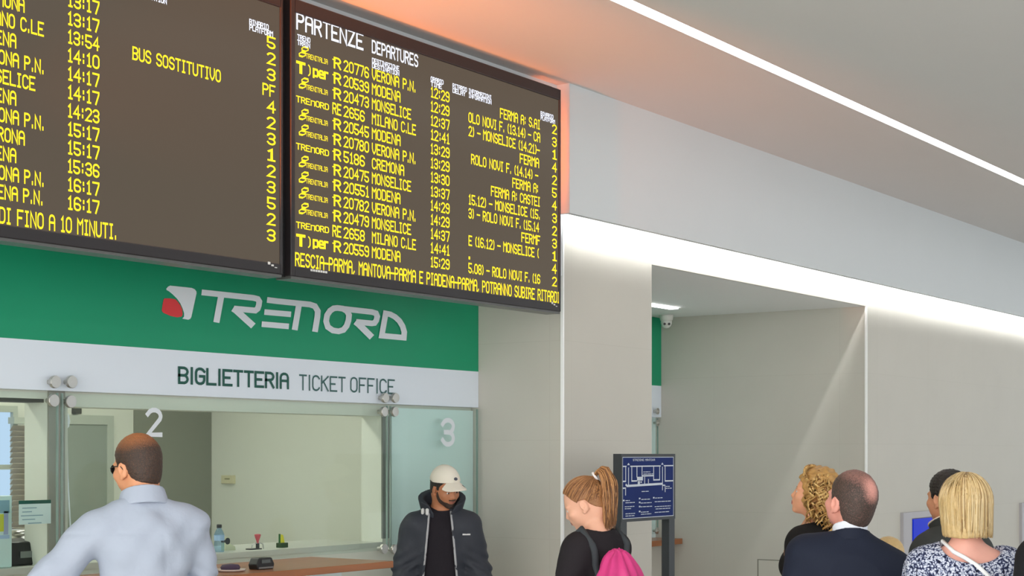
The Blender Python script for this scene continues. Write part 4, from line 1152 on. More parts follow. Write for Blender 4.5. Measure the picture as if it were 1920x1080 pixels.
        for q in ('L', 'R'):
            F.cone(J['an' + q], J['an' + q] + np.array([.01 if q == 'R' else -.01, .15, -.05]) * k, .036 * k, .028 * k, .02)
            s.hand(F, q)
        F.cone(J['neck0'], s.hd((0, -.018, .06)), ((.052 if s.female else .063) + s.nr) * k, ((.048 if s.female else .058) + s.nr) * k, .03)
        s.headf(F)
        V, Q = F.mesh()
        C = V[Q].mean(1); l = ((C - s.pw) @ s.Rh + s.pl) / s.hs                      # head-local face centres
        mi = np.zeros(len(Q), int)
        mi[(np.abs(l[:, 0]) < .022) & (l[:, 1] > .078) & (np.abs(l[:, 2] - .047) < .0088 - np.abs(l[:, 0]) * .18)] = 1
        for q in (-1, 1):
            e = np.sqrt((l[:, 0] - .031 * q) ** 2 + (l[:, 1] - .0765) ** 2 + (l[:, 2] - .108) ** 2)
            mi[(e < .0137) & (l[:, 1] > .08) & (l[:, 2] < .1125) & (l[:, 2] > .103)] = 2
            ir = (l[:, 0] - .031 * q) ** 2 + (l[:, 2] - .1085) ** 2
            mi[(e < .0137) & (l[:, 1] > .08) & (ir < .0052 ** 2)] = 3
        sk = mat('skin', s.skin_rgb, .5, 0, .05, 30, .05, 300, .4); sk.node_tree.nodes['Principled BSDF'].inputs['Subsurface Weight'].default_value = .08
        sk.node_tree.nodes['Principled BSDF'].inputs['Subsurface Radius'].default_value = (.01, .004, .002)
        o = np_mesh('body', V, Q, [sk, mat('lips', s.lips, .45), EYE_W, EYE_D], s.root, True, mi, 0)
        return o
    def grid(s, step=.008, zlo=.5, zhi=None, m=.3):
        pts = np.array(list(s.J.values()) + [s.hd((0, 0, .11))]); lo = pts.min(0) - m; hi = pts.max(0) + m
        return Field(axis(lo[0], hi[0], step), axis(lo[1], hi[1], step), axis(zlo, zhi if zhi else hi[2], step))
    def trousers(s, m, name='trousers'):
        F = Field(*[axis(a, b, .011) for a, b in ((-.4, .4), (-.35, .35), (.03, 1.1 * s.k))])
        s.torso(F, .012, arms=False); s.legs(F, .016)
        X, Y, Z = F.grid(); F.cut(Z - 1.03 * s.k)
        F.d += .003 * np.sin(Z * 60 + X * 25) * np.exp(-((Z - .12) / .15) ** 2)
        np_mesh(name, *F.mesh(), m, s.root)
    def shoes(s, m):
        for q in ('L', 'R'):
            a = s.J['an' + q]; sx = .012 if q == 'R' else -.012
            F = Field(*[axis(a[i] - .2, a[i] + .3, .009) for i in range(2)], axis(-.02, .2, .009))
            F.cone(a + np.array([0, -.02, -.03]), a + np.array([sx, .07, -.04]), .048, .046, .02); F.cone(a + np.array([sx, .07, -.045]), a + np.array([sx * 1.5, .17, -.05]), .046, .034, .02)
            F.cone(a + np.array([0, -.01, .03]), a + np.array([0, -.01, -.03]), .045, .048, .02)
            X, Y, Z = F.grid(); F.cut(-(Z - .004))
            np_mesh('shoe', *F.mesh(), m, s.root)
    # ---------------------------------------------------------------- hair
    def hair_cap(s, thick, hairline, cuts=(), step=.0036, noise=.0, back=True, z0=-.05):
        """short hair: an offset of the skull, trimmed at the hairline (head-local)"""
        F = Field(axis(-.12, .12, step), axis(-.15, .12, step), axis(z0, .27, step))
        F.ell(CR_C, CR_R + thick, .01)
        if back: F.ell((0, -.047, .075), np.array([.058, .052, .06]) + thick * .7, .03)
        X, Y, Z = F.grid()
        zmin = np.interp(F.ys, [a for a, b in hairline], [b for a, b in hairline])[None, :, None]
        if noise: F.d += noise * (np.sin(X * 300 + Z * 130) * np.sin(Y * 260 - Z * 210) + .6 * np.sin(Z * 420 + X * 90))
        F.cut((zmin - Z) * .8)
        for c, r in cuts: F.ell(c, r, .006, 's')
        V, Q = F.mesh()
        return V, Q
    def place_hair(s, V): return s.hdv(V)

EYE_W = mat('eye_white', (205, 198, 192), .25); EYE_D = mat('dark_iris', (44, 32, 26), .2)
MALE_LINE = [(-.12, .022), (-.075, .022), (-.05, .04), (-.03, .085), (-.024, .118), (.012, .128), (.016, .105), (.03, .105), (.034, .135), (.052, .16), (.07, .192), (.1, .215)]
rng = np.random.default_rng(7)

def thin_hair(name, hair_rgb, skin_rgb):
    """close cropped hair whose cover thins out where the point attribute 'cover' falls"""
    m = mat(name, hair_rgb, .55, 0, .25, 90, .35, 240)
    nt = m.node_tree; b = nt.nodes['Principled BSDF']
    at = nt.nodes.new('ShaderNodeAttribute'); at.attribute_name = 'cover'
    tc = nt.nodes.new('ShaderNodeTexCoord'); n = nt.nodes.new('ShaderNodeTexNoise'); n.inputs['Scale'].default_value = 260; n.inputs['Detail'].default_value = 2
    nt.links.new(tc.outputs['Object'], n.inputs['Vector'])
    ma = nt.nodes.new('ShaderNodeMath'); ma.operation = 'MULTIPLY_ADD'; ma.inputs[1].default_value = .9; ma.inputs[2].default_value = -.45
    nt.links.new(n.outputs['Fac'], ma.inputs[0])
    ad = nt.nodes.new('ShaderNodeMath'); ad.operation = 'ADD'; ad.use_clamp = True
    nt.links.new(ma.outputs[0], ad.inputs[0]); nt.links.new(at.outputs['Fac'], ad.inputs[1])
    mx = nt.nodes.new('ShaderNodeMix'); mx.data_type = 'RGBA'; mx.inputs[6].default_value = lin(skin_rgb)
    src = b.inputs['Base Color'].links[0].from_socket
    nt.links.new(src, mx.inputs[7]); nt.links.new(ad.outputs[0], mx.inputs[0]); nt.links.new(mx.outputs[2], b.inputs['Base Color'])
    return m

def set_cover(o, V, fn):
    a = o.data.attributes.new('cover', 'FLOAT', 'POINT'); a.data.foreach_set('value', np.clip(fn(V[:, 0], V[:, 1], V[:, 2]), 0, 1).astype(np.float32))


def dirs_to_skull(th, ph, off=0.0):
    """points on the skull: th azimuth from the face (0 = front, pi = back), ph elevation"""
    d = np.stack([np.sin(th) * np.cos(ph), np.cos(th) * np.cos(ph), np.sin(ph)], -1)
    return CR_C + d * (CR_R + np.asarray(off)[..., None] if np.ndim(off) else CR_R + off)
def cloth(name, rgb, var=.06, scale=30, bump=.25, bscale=260, rough=.85): return mat(name, rgb, rough, 0, var, scale, bump, bscale, .25)

def garment(s, name, m, o=.018, sleeve=.95, arm_o=None, hem=.86, neck=1.492, neck_r=None, step=.008, flare=.0, wr=.003, arms=True, shape=None, zfall=0.0, parent=None):
    F = s.grid(step, (hem - .06) * s.k, None, .12)
    s.torso(F, o, arms=arms, sleeve=sleeve, arm_o=arm_o, flare=flare)
    X, Y, Z = F.grid(); k = s.k
    # soft folds: diagonal drag lines on the trunk, cross folds on the sleeves
    c = s.P((0, 0, 1.2))
    F.d += wr * (np.sin(Z * 34 + X * 22 + 1.3 * np.sin(X * 15 + Y * 9)) * .55 + np.sin(X * 46 - Z * 17 + 2 * np.sin(Z * 11)) * .45)
    for q in ('L', 'R'):
        if arms:
            e = s.J['el' + q]; g = np.exp(-((X - e[0]) ** 2 + (Y - e[1]) ** 2 + (Z - e[2]) ** 2) / (.1 ** 2))
            F.d += 2.0 * wr * g * np.sin((Z + .6 * np.abs(X)) * 110)
    tz = s.J['neck0']
    zc = neck * k + (s.J['neck1'][2] - s.J['neck1'][2])
    F.cut(Z - zc - .30 * -(Y - tz[1]) * 1.0)
    arm_free = np.maximum(np.abs(X) - .235 * s.wide * k, 0)
    F.cut(np.where(arm_free > 0, -1.0, hem * k - Z + zfall * Y))
    if neck_r: F.ell(tz + np.array(neck_r[0]) * k, np.array(neck_r[1]) * k, .01, 's')
    if shape: shape(F)
    V, Q = F.mesh()
    o_ = np_mesh(name, V, Q, m, s.root, True, None, 1)
    return o_, F

def collar(s, name, m, r=.068, h=.045, th=.007, z0=1.462, tilt=.30, gap=0.0, dy=0.0, flare=.0, step=.0045, parent=None, oval=1.0):
    k = s.k; c = s.J['neck0'] + np.array([0, dy + .004, 0]) * k
    R = (r + h * .3 + .03) * k
    F = Field(axis(c[0] - R * 1.3, c[0] + R * 1.3, step), axis(c[1] - R - .04, c[1] + R + .04, step), axis((z0 - .06) * k, (z0 + h + .08) * k, step))
    X, Y, Z = F.grid()
    ax = s.hd((0, -.018, .06)) - c; ax = ax / max(ax[2], 1e-3)
    t = Z - z0 * k
    rad = np.sqrt(((X - c[0] - ax[0] * t * .6) / oval) ** 2 + (Y - c[1] - ax[1] * t * .6) ** 2)
    d = np.abs(rad - (r * k + flare * t)) - th
    zt = (z0 + h) * k - tilt * (Y - c[1]); zb = (z0 - .02) * k - tilt * .8 * (Y - c[1])
    d = np.maximum(d, np.maximum(Z - zt, zb - Z))
    if gap: d = np.maximum(d, -np.maximum(np.abs(X - c[0]) - gap - .6 * np.maximum(t, 0), c[1] - Y))
    F.d = d.astype(np.float32)
    V, Q = F.mesh()
    return np_mesh(name, V, Q, m, parent or s.root, True, None, 1)

def back_y(F, x, z, side=-1):
    i = int(np.argmin(np.abs(F.xs - x))); k = int(np.argmin(np.abs(F.zs - z))); col = F.d[i, :, k] < 0
    j = np.where(col)[0]
    if len(j) == 0: return None
    return float(F.ys[j[0] if side < 0 else j[-1]])

def local_tube(s, name, m, pts, r, parent=None, n=8):
    mb = MB().tube(pts, r, n); me = mb
    o = mb.build(name, m, None, True); o.parent = parent or s.root; return o

def own_tube(root, name, m, pts, r, n=8):
    o = MB().tube(pts, r, n).build(name, m, None, True); o.parent = root; return o

def crop_fuzz(s, n, region, mats, r=.0011, length=.016, lay=.45, prob=None):
    """single short hairs over the scalp where region(th, ph) allows"""
    th = rng.uniform(-PI, PI, n * 3); ph = np.arcsin(rng.uniform(-.75, 1, n * 3))
    p = dirs_to_skull(th, ph, .001)
    keep = region(p[:, 0], p[:, 1], p[:, 2]) > rng.uniform(0, 1, n * 3)
    th, ph, p = th[keep][:n], ph[keep][:n], p[keep][:n]
    nrm = (p - CR_C) / CR_R ** 2; nrm /= np.linalg.norm(nrm, axis=1, keepdims=True)
    crown = np.array([0.01, -.06, .225]); dirn = p - crown; dirn -= nrm * (dirn * nrm).sum(1, keepdims=True)
    dirn /= np.maximum(np.linalg.norm(dirn, axis=1, keepdims=True), 1e-6)
    dirn = dirn + rng.normal(0, .25, dirn.shape)
    q = [p - nrm * .002]
    for j in range(1, 4): q.append(p + (dirn * (1 - lay) * 1.4 + nrm * lay * (1 - .2 * j)) * length * j / 3)
    return np.stack(q, 1)

# ---------------------------------------------------------------- man in the pale shirt, leaning at window 2
denim = cloth('dark_trouser_cloth', (38, 42, 52)); black_leather = mat('black_leather', (24, 22, 22), .35)
s = Person('person in pale blue shirt and dark glasses leaning on counter, back turned, at window 2', 279, 6.2, 14, H=1.797, wide=.95, head=(25, -4, -2), lean=(-.02, .10),
           larm=((-.43, .06, 1.13), (-.30, .34, 1.16)), rarm=((.235, .07, 1.13), (.16, .32, 1.10)), skin=(214, 150, 112), hs=1.03, curl=.35)
s.nr = .003; s.body()
shirt_m = cloth('pale_blue_shirt_cotton', (166, 174, 190), .03, 12, .55, 15)
def yoke(F):
    X, Y, Z = F.grid(); b = (Y < s.P((0, 0, 1.3))[1])
    F.d += np.where(b, .0032 * np.exp(-((Z - 1.375 * s.k + .05 * X * X) / .008) ** 2), 0)
    F.d += np.where(b & (Z < 1.37 * s.k), .0045 * np.exp(-((X - .035 - .06 * (1.37 * s.k - Z)) / .011) ** 2) * np.exp(-(1.37 * s.k - Z) / .12), 0)
    F.d += np.where(b, .006 * np.sin((Z - .35 * X) * 55) * np.exp(-((X - .12) / .09) ** 2 - ((Z - 1.17) / .12) ** 2), 0)
g, F = garment(s, 'shirt', shirt_m, .024, .97, .022, .915, 1.495, step=.0068, wr=.0075, shape=yoke, flare=.006)
collar(s, 'shirt_collar', shirt_m, r=.088, h=.050, z0=1.484, tilt=.36, th=.0085, flare=-.28, parent=g)
s.trousers(denim); s.shoes(black_leather)
hair_d = [mat('dark_brown_hair', (52, 38, 30), .55, 0, .2, 90, .4, 220), mat('mid_brown_hair', (84, 58, 40), .55, 0, .2, 90)]
V, Q = s.hair_cap(.0055, MALE_LINE, [((0, .1, .2), (.06, .05, .05))], noise=.0008)
cov = lambda x, y, z: 1.05 - .95 * np.clip((z - .158 - .2 * np.clip(-y - .05, 0, 1)) / .075, 0, 1)
hair_o = np_mesh('hair', s.place_hair(V), Q, thin_hair('thinning_brown_hair', (50, 36, 28), (178, 112, 70)), s.root)
set_cover(hair_o, V, cov)
# glasses
gl = MB()
for q in (-1, 1):
    c = [s.hd((.031 * q + .022 * math.cos(a), .105 - abs(.031 * q + .022 * math.cos(a)) * .22, .106 + .018 * math.sin(a))) for a in np.linspace(0, 2 * PI, 17)]
    gl.tube(c, .0022, 6)
    gl.tube([s.hd((.054 * q, .094, .112)), s.hd((.076 * q, .05, .115)), s.hd((.081 * q, .0, .116)), s.hd((.08 * q, -.016, .1))], .002, 6)
gl.tube([s.hd((-.01, .103, .11)), s.hd((0, .107, .112)), s.hd((.01, .103, .11))], .002, 6)
gf = gl.build('glasses_frame', M['black'], None, True); gf.parent = s.root
for q in (-1, 1):
    lens = MB().add([s.hd((.031 * q + .021 * math.cos(a), .105 - abs(.031 * q + .021 * math.cos(a)) * .22, .106 + .017 * math.sin(a))) for a in np.linspace(0, 2 * PI, 16, False)] +
                    [s.hd((.031 * q + .021 * math.cos(a), .1065 - abs(.031 * q + .021 * math.cos(a)) * .22, .106 + .017 * math.sin(a))) for a in np.linspace(0, 2 * PI, 16, False)],
                    [tuple(range(16))[::-1], tuple(range(16, 32))] + [(i, (i + 1) % 16, 16 + (i + 1) % 16, 16 + i) for i in range(16)])
    lo_ = lens.build('dark_lens', mat('dark_lens_glass', (30, 34, 36), .08), None); lo_.parent = gf

# ---------------------------------------------------------------- man with cap beside window 3
s = Person('person in white baseball cap and open black jacket looking down by window 3', 828, 8.9, -178, H=1.66, wide=.79, drop=(.015, .015), head=(34, -20, 5), lean=(.0, .05),
           larm=((-.21, .0, 1.13), (-.235, .10, .90)), rarm=((.21, .0, 1.13), (.235, .12, .90)), skin=(182, 122, 88), lips=(150, 92, 80), hs=.90)
s.body()
tee = cloth('black_sweater_knit', (34, 30, 36), .05); jk = cloth('black_jacket_shell', (52, 55, 63), .06, 20, .15, 140, .6)
garment(s, 'sweater', tee, .016, arms=False, hem=.9, neck=1.505, wr=.002)
collar(s, 'sweater_neck', tee, r=.068, h=.022, z0=1.475, tilt=.35, th=.008)
def open_front(F):
    X, Y, Z = F.grid(); t = np.clip((1.50 * s.k - Z) / (.6 * s.k), 0, 1)
    w = .052 + .052 * t
    F.cut(-np.maximum(np.abs(X - .012) - w, -.01 - Y))
g, F = garment(s, 'jacket', jk, .036, .99, .036, .90, 1.512, wr=.006, shape=open_front, flare=.012)
def ring(F): pass
collar(s, 'jacket_collar', jk, r=.090, h=.098, z0=1.455, tilt=.46, th=.015, gap=.046, flare=.24, dy=-.008, parent=g, oval=1.12)
zipm = mat('pale_grey_zip_tape', (168, 168, 172), .5)
for q in (-1, 1):
    pts = []
    for z in np.linspace(1.47, .84, 16):
        zz = z * s.k; t = np.clip((1.50 * s.k - zz) / (.6 * s.k), 0, 1); x = .012 + q * (.052 + .052 * t + .006)
        y = back_y(F, x + q * .008, zz, 1)
        if y is not None: pts.append((x, y + .003, zz))
    local_tube(s, 'zip', zipm, pts, .0065, g, 6)
for q, zz in ((1, 1.50), (1, 1.475)):
    pass
for q, dx in ((1, .0), (1, .028)):
    c = s.P((.088 + dx * .9, .075 - dx, 1.468))
    MB().lathe([(.004, -.02), (.0105, -.014), (.0105, .014), (.004, .02)], c, n=10).build('toggle', mat('white_toggle', (205, 205, 205), .4), None, True).parent = g
c = (-.135, back_y(F, -.135, 1.335 * s.k, 1) or .15, 1.335 * s.k)
MB().box(c[0] - .022, c[0] + .022, c[1] - .004, c[1] + .004, c[2] - .004, c[2] + .004).build('chest_tab', mat('pale_chest_tab', (205, 205, 205), .5), None).parent = g
s.trousers(denim); s.shoes(black_leather)
dk = mat('black_hair', (30, 24, 22), .5, 0, .2, 90, .4, 220)
V, Q = s.hair_cap(.007, MALE_LINE, noise=.0012)
np_mesh('hair', s.place_hair(V), Q, dk, s.root)
F = Field(axis(-.09, .09, .003), axis(-.03, .12, .003), axis(-.02, .14, .003))
F.ell((0, .032, .058), (.0605, .0605, .057), .02); F.ell((0, .068, .016), (.025, .0235, .02), .02); F.ell((0, .025, .095), (.069, .0735, .088), .02)
F.cone((-.026, .083, .058), (0, .0965, .0605),   .0078, .0078, .004); F.cone((.026, .083, .058), (0, .0965, .0605), .0065, .0065, .004)
X, Y, Z = F.grid()
lim = np.interp(F.ys, [-.03, .01, .03, .05, .07, .085, .12], [.12, .12, .085, .060, .046, .043, .043])[None, :, None]
mst = ((np.abs(X) < .03) & (Y > .07) & (Z > .053) & (Z < .069))
F.d = np.where(mst, F.d, np.maximum(F.d, Z - lim)); F.cut(-.02 - Y)
F.ell((0, .095, .049), (.016, .02, .0075), .002, 's')
F.d += .0009 * np.sin(X * 700) * np.sin(Y * 650) * np.sin(Z * 600)
V, Q = F.mesh(); np_mesh('beard', s.place_hair(V), Q, mat('short_dark_beard', (62, 46, 38), .7, 0, .25, 120, .5, 300), s.root)
for q in (-1, 1):
    own_tube(s.root, 'eyebrow', dk, [s.hd((.014 * q, .0885, .127)), s.hd((.03 * q, .089, .131)), s.hd((.048 * q, .078, .127))], [.003, .0038, .0018], 6)
capm = cloth('off_white_cap_cotton', (226, 220, 206), .03, 20, .15, 300)
F = Field(axis(-.12, .12, .0035), axis(-.15, .22, .0035), axis(.08, .28, .0035))
F.ell(CR_C + np.array([0, .002, .004]), CR_R + np.array([.013, .013, .016]), .01)
X, Y, Z = F.grid()
F.cut((.148 + .03 * np.clip((Y + .02) / .12, 0, 1) - Z))
pan = np.abs(np.sin(3 * np.arctan2(X, Y - CR_C[1]))); F.d += .0016 * np.exp(-(pan / .06) ** 2)
V, Q = F.mesh(); cap = np_mesh('cap', s.place_hair(V), Q, capm, s.root)
F = Field(axis(-.1, .1, .0028), axis(.04, .22, .0028), axis(.08, .21, .0028))
X, Y, Z = F.grid()
pl = np.abs(Z - (.182 - 6.0 * X * X - .22 * (Y - .07))) * .85 - .0032
el = (np.sqrt((X / .086) ** 2 + ((Y - .06) / .118) ** 2) - 1) * .08
F.d = np.maximum(np.maximum(pl, el), .055 - Y + .3 * np.abs(X)).astype(np.float32)
V, Q = F.mesh(); np_mesh('cap_brim', s.place_hair(V), Q, capm, cap)
emb = mat('dark_cap_emblem', (74, 78, 92), .6)
F = Field(axis(-.03, .03, .0022), axis(.06, .13, .0022), axis(.17, .23, .0022)); F.ell((0, .097, .205), (.011, .012, .01)); V, Q = F.mesh(); np_mesh('emblem', s.place_hair(V), Q, emb, cap)
e_ = [s.hd((-.055 + .012 * math.cos(a), .115 + .008 * math.sin(a), .004 + .182 - 6.0 * (-.055 + .012 * math.cos(a)) ** 2 - .22 * (.045 + .008 * math.sin(a)))) for a in np.linspace(0, 2 * PI, 14, False)]
MB().add([p_ for p_ in e_] + [p_ + s.Rh @ np.array([0, 0, .0015]) for p_ in e_], [tuple(range(14))[::-1], tuple(range(14, 28))] + [(i, (i + 1) % 14, 14 + (i + 1) % 14, 14 + i) for i in range(14)]).build('emblem', emb, None).parent = cap

# ---------------------------------------------------------------- young woman with ponytail before the pier
s = Person('person with long ponytail and black top looking down, before the pier', 1121, 7.2, 44, H=1.615, female=True, wide=.80, head=(36, -24, 0), lean=(0, .04),
           larm=((-.20, .03, 1.15), (-.10, .27, 1.13)), rarm=((.20, .03, 1.15), (.10, .27, 1.13)), skin=(226, 172, 146), hs=1.0, curl=.9)
s.body()
top_m = cloth('sheer_black_blouse', (36, 32, 36), .08, 20, .15)
g, F = garment(s, 'blouse', top_m, .022, .96, .026, .91, 1.49, neck_r=((0, .0, .075), (.10, .09, .06)), wr=.005, flare=.01)
s.trousers(denim); s.shoes(black_leather)
hb = [mat('light_brown_hair', (150, 102, 62), .45, 0, .25, 60, .4, 160), mat('golden_brown_hair', (186, 134, 84), .45, 0, .2, 60), mat('dark_blond_hair', (112, 74, 46), .5, 0, .2, 60)]
FEM_LINE = [(-.12, .05), (-.09, .052), (-.055, .075), (-.035, .098), (-.022, .125), (.012, .13), (.02, .125), (.04, .15), (.06, .185), (.1, .21)]
tie = np.array([0, -.096, .208])
V, Q = s.hair_cap(.006, FEM_LINE, noise=.0004)
Fh = (V - CR_C)
base = np_mesh('hair', s.place_hair(V), Q, hb[0], s.root)
ths = []; n = 620
th = rng.uniform(-PI, PI, n * 3); ph = np.arcsin(rng.uniform(-.75, 1, n * 3)); p0 = dirs_to_skull(th, ph, .006)
ok = p0[:, 2] > np.interp(p0[:, 1], *zip(*FEM_LINE)) - .004
p0 = p0[ok][:n]
tt = np.linspace(0, 1, 9)[None, :, None]
path = p0[:, None] * (1 - tt) + tie[None, None] * tt
dv = path - CR_C; rr_ = np.linalg.norm(dv / (CR_R + .0075), axis=2, keepdims=True)
path = CR_C + dv / rr_ * (1 + .03 * np.exp(-((tt - 1) / .15) ** 2))
st1 = strands('hair_a', s.place_hair(path.reshape(-1, 3)).reshape(path.shape), .0021, hb, s.root, rng.choice(3, len(p0), p=[.45, .3, .25]), taper=.9)
b0 = s.hd(tie); bk = s.Rh @ np.array([0, -1, 0.25]); bk /= np.linalg.norm(bk); sdv = s.Rh @ np.array([1, 0, 0])
n = 560; tl = []
for i in range(n):
    a = rng.uniform(0, 2 * PI); rad = math.sqrt(rng.uniform(0, 1))
    L = rng.uniform(.26, .34); pts = []
    for t in np.linspace(0, 1, 12):
        w = .018 + .044 * min(t * 1.9, 1) * (1 - .35 * max(t - .6, 0) / .4)
        out = .055 * math.sin(min(t * 3.2, 1) * PI / 2) + .034 * t + .014 * math.sin(t * PI)
        z = .022 * math.sin(min(t * 4.0, 1) * PI) - L * max(t - .08, 0) ** 1.05
        pts.append(b0 + bk * out + np.array([0, 0, z]) + sdv * w * rad * math.cos(a) + bk * w * .8 * rad * math.sin(a) + rng.normal(0, .0012, 3))
    tl.append(pts)
st2 = strands('hair_b', tl, .0026, hb, s.root, rng.choice(3, n, p=[.42, .38, .2]))
hr = merge_meshes('hair', [base, st1, st2], s.root)
tz_ = [b0 + bk * .006 + (sdv * math.cos(a) + np.cross(bk, sdv) * math.sin(a)) * .0175 for a in np.linspace(0, 2 * PI, 15)]
own_tube(hr, 'hair_tie', mat('white_hair_tie', (232, 226, 226), .7), tz_, .0062, 8)
# phone held before her
mid = (s.J['wrL'] + s.J['wrR']) / 2
Mw = Matrix.Translation(s.root.location) @ Matrix.Rotation(s.root.rotation_euler.z, 4, 'Z')
ph_ = thing('phone', 'dark phone held by the woman with ponytail', 'phone', tuple(Mw @ Vector(mid + np.array([0, .10, .02]))), rz=s.root.rotation_euler.z)
o_ = MB().box(-.037, .037, -.07, .07, -.004, .004).build('casing', M['black'], None, bevel=.003); o_.parent = ph_
o_ = MB().box(-.034, .034, -.066, .066, .004, .0046).build('screen', mat('phone_screen', (52, 58, 70), .1), None); o_.parent = ph_
# backpack
bp_ = thing('backpack', 'bright pink drawstring backpack on the back of the woman with ponytail', 'backpack', tuple(s.root.location), rz=s.root.rotation_euler.z)
pk = cloth('pink_nylon', (206, 62, 128), .08, 14, .2, 60, .45); bs = cloth('dark_strap_webbing', (62, 66, 70), .05)
F2 = Field(axis(-.22, .26, .007), axis(-.40, .05, .007), axis(.74, 1.36, .007))
cx_ = -.065
F2.ell((cx_, -.215, 1.03), (.155, .085, .20), .03); F2.ell((cx_, -.20, 1.165), (.10, .07, .10), .05); F2.ell((cx_, -.185, 1.25), (.042, .045, .04), .05)
X, Y, Z = F2.grid(); an = np.arctan2(X - cx_, -(Y + .2) + .0001)
F2.d += .007 * np.sin(an * 9 + Z * 12) * np.clip((Z - .98) / .2, 0, 1) + .003 * np.sin(X * 60 + Z * 30)
V, Q = F2.mesh(); bag = np_mesh('bag_body', V, Q, pk, bp_)
own_tube(bp_, 'drawstring', bs, [(cx_ + .03 * math.cos(a), -.186 + .03 * math.sin(a), 1.257 + .006 * math.sin(3 * a)) for a in np.linspace(0, 2 * PI, 13)], .006, 6)
MB().box(cx_ - .035, cx_ + .045, -.245, -.212, 1.20, 1.24).build('cord_lock', M['black'], None, bevel=.01).parent = bp_
for q in (-1, 1):
    pts = []
    path = [(cx_ * .5 + .06 * q, 1.22, -1), (.075 * q, 1.27, -1), (.088 * q, 1.32, -1), (.096 * q, 1.36, -1), (.102 * q, 1.39, -1), (.106 * q, 1.415, -1), (.11 * q, 1.44, 0), (.112 * q, 1.41, 1), (.114 * q, 1.38, 1), (.116 * q, 1.33, 1), (.12 * q, 1.25, 1), (.13 * q, 1.10, 1)]
    for x, z, sd_ in path:
        z *= s.k
        if sd_ == 0: pts.append((x, -.01, float(F.zs[np.where(F.d[int(np.argmin(np.abs(F.xs - x)))].min(0) < 0)[0][-1]]) + .009)); continue
        y = back_y(F, x, z, sd_)
        if y is not None: pts.append((x, y + .008 * sd_, z))
    o_ = own_tube(bp_, 'strap', bs, pts, .016, 8)
V = None

# ---------------------------------------------------------------- woman with curls
s = Person('person with curly honey blond hair in profile, behind the man in navy suit', 1526, 7.6, 66, H=1.63, female=True, head=(18, 15, 0), skin=(222, 160, 126), lips=(176, 92, 86), hs=1.0)
s.body()
cardi = cloth('black_cardigan_knit', (22, 20, 20), .06)
g, F = garment(s, 'cardigan', cardi, .026, .97, .028, .90, 1.488, wr=.004, neck_r=((0, .075, .03), (.07, .09, .07)))
collar(s, 'neckline', cloth('cream_blouse_edge', (232, 222, 206)), r=.075, h=.012, z0=1.468, tilt=.45, th=.005)
s.trousers(denim); s.shoes(black_leather)
hc_ = [mat('honey_blond_hair', (176, 134, 74), .42, 0, .3, 50, .3, 160), mat('pale_gold_hair', (208, 170, 106), .42, 0, .2, 50), mat('deep_gold_hair', (132, 88, 42), .5, 0, .2, 50)]
F3 = Field(axis(-.16, .16, .0045), axis(-.19, .14, .0045), axis(-.06, .30, .0045))
F3.ell(CR_C + np.array([0, -.012, .006]), CR_R + np.array([.022, .02, .022]), .01); F3.ell((0, -.065, .09), (.085, .07, .095), .03); F3.ell((0, -.06, .01), (.066, .055, .075), .03)
for q in (-1, 1): F3.ell((.07 * q, -.005, .10), (.025, .05, .07), .02)
F3.ell((0, .102, .078), (.095, .085, .095), .012, 's')
X, Y, Z = F3.grid(); F3.d += .009 * np.sin(X * 95 + 2 * np.sin(Z * 60)) * np.sin(Y * 90 + Z * 50) * np.cos(Z * 85)
V, Q = F3.mesh(); base = np_mesh('hair', s.place_hair(V), Q, hc_[0], s.root)
lines = []; n = 560
while len(lines) < n:
    t0 = rng.uniform(.42 * PI, PI) * rng.choice([-1, 1]); p0_ = np.arcsin(rng.uniform(-.1, .995))
    if abs(t0) < .5 * PI and p0_ < .5: continue
    p = dirs_to_skull(np.array(t0), np.array(p0_), .02); out = np.array([math.sin(t0), math.cos(t0), 0]); L = rng.uniform(.10, .20); ra = rng.uniform(.011, .021); f0 = rng.uniform(0, 2 * PI); tn = rng.uniform(1.1, 2.2) * rng.choice([-1, 1])
    tan = np.array([-out[1], out[0], 0]); pts = []
    for t in np.linspace(0, 1, 16):
        c = p + out * (.028 * math.sin(t * PI * .7)) + np.array([0, 0, -1]) * L * t + out * .008
        a = f0 + t * tn * 2 * PI; e = min(t * 4, 1)
        pts.append(c + (out * math.cos(a) + tan * math.sin(a)) * ra * e)
    if pts[-1][2] < -.10 or (np.abs(pts[-1][0]) < .075 and pts[-1][1] > .045): continue
    lines.append(pts)
for i in range(130):     # front sweep over the forehead
    t0 = rng.uniform(-.55, .55); x0 = rng.uniform(-.02, .02); pts = []
    sd_ = rng.choice([-1, 1])
    for t in np.linspace(0, 1, 16):
        th_ = sd_ * (.1 + 1.25 * t) ; ph_a = 1.25 - .95 * t + rng.normal(0, .01)
        q_ = dirs_to_skull(np.array(th_ * (.75 + .4 * abs(t0))), np.array(ph_a - .25 * abs(t0)), .02 + .012 * math.sin(t * PI) + .008 * rng.uniform()); pts.append(q_)
    lines.append(pts)
lines = np.array(lines)
st = strands('hair_c', s.place_hair(lines.reshape(-1, 3)).reshape(lines.shape), rng.uniform(.0032, .0072, len(lines)), hc_, s.root, rng.choice(3, len(lines), p=[.4, .38, .22]), taper=.6)
merge_meshes('hair', [base, st], s.root)
for q in (-1, 1): own_tube(s.root, 'eyebrow', hc_[2], [s.hd((.014 * q, .0885, .126)), s.hd((.03 * q, .089, .1305)), s.hd((.048 * q, .078, .127))], [.0018, .0024, .001], 6)
sb = thing('shoulder_bag', 'tan shoulder bag strap over black cardigan of the curly haired woman', 'shoulder bag', tuple(s.root.location), rz=s.root.rotation_euler.z)
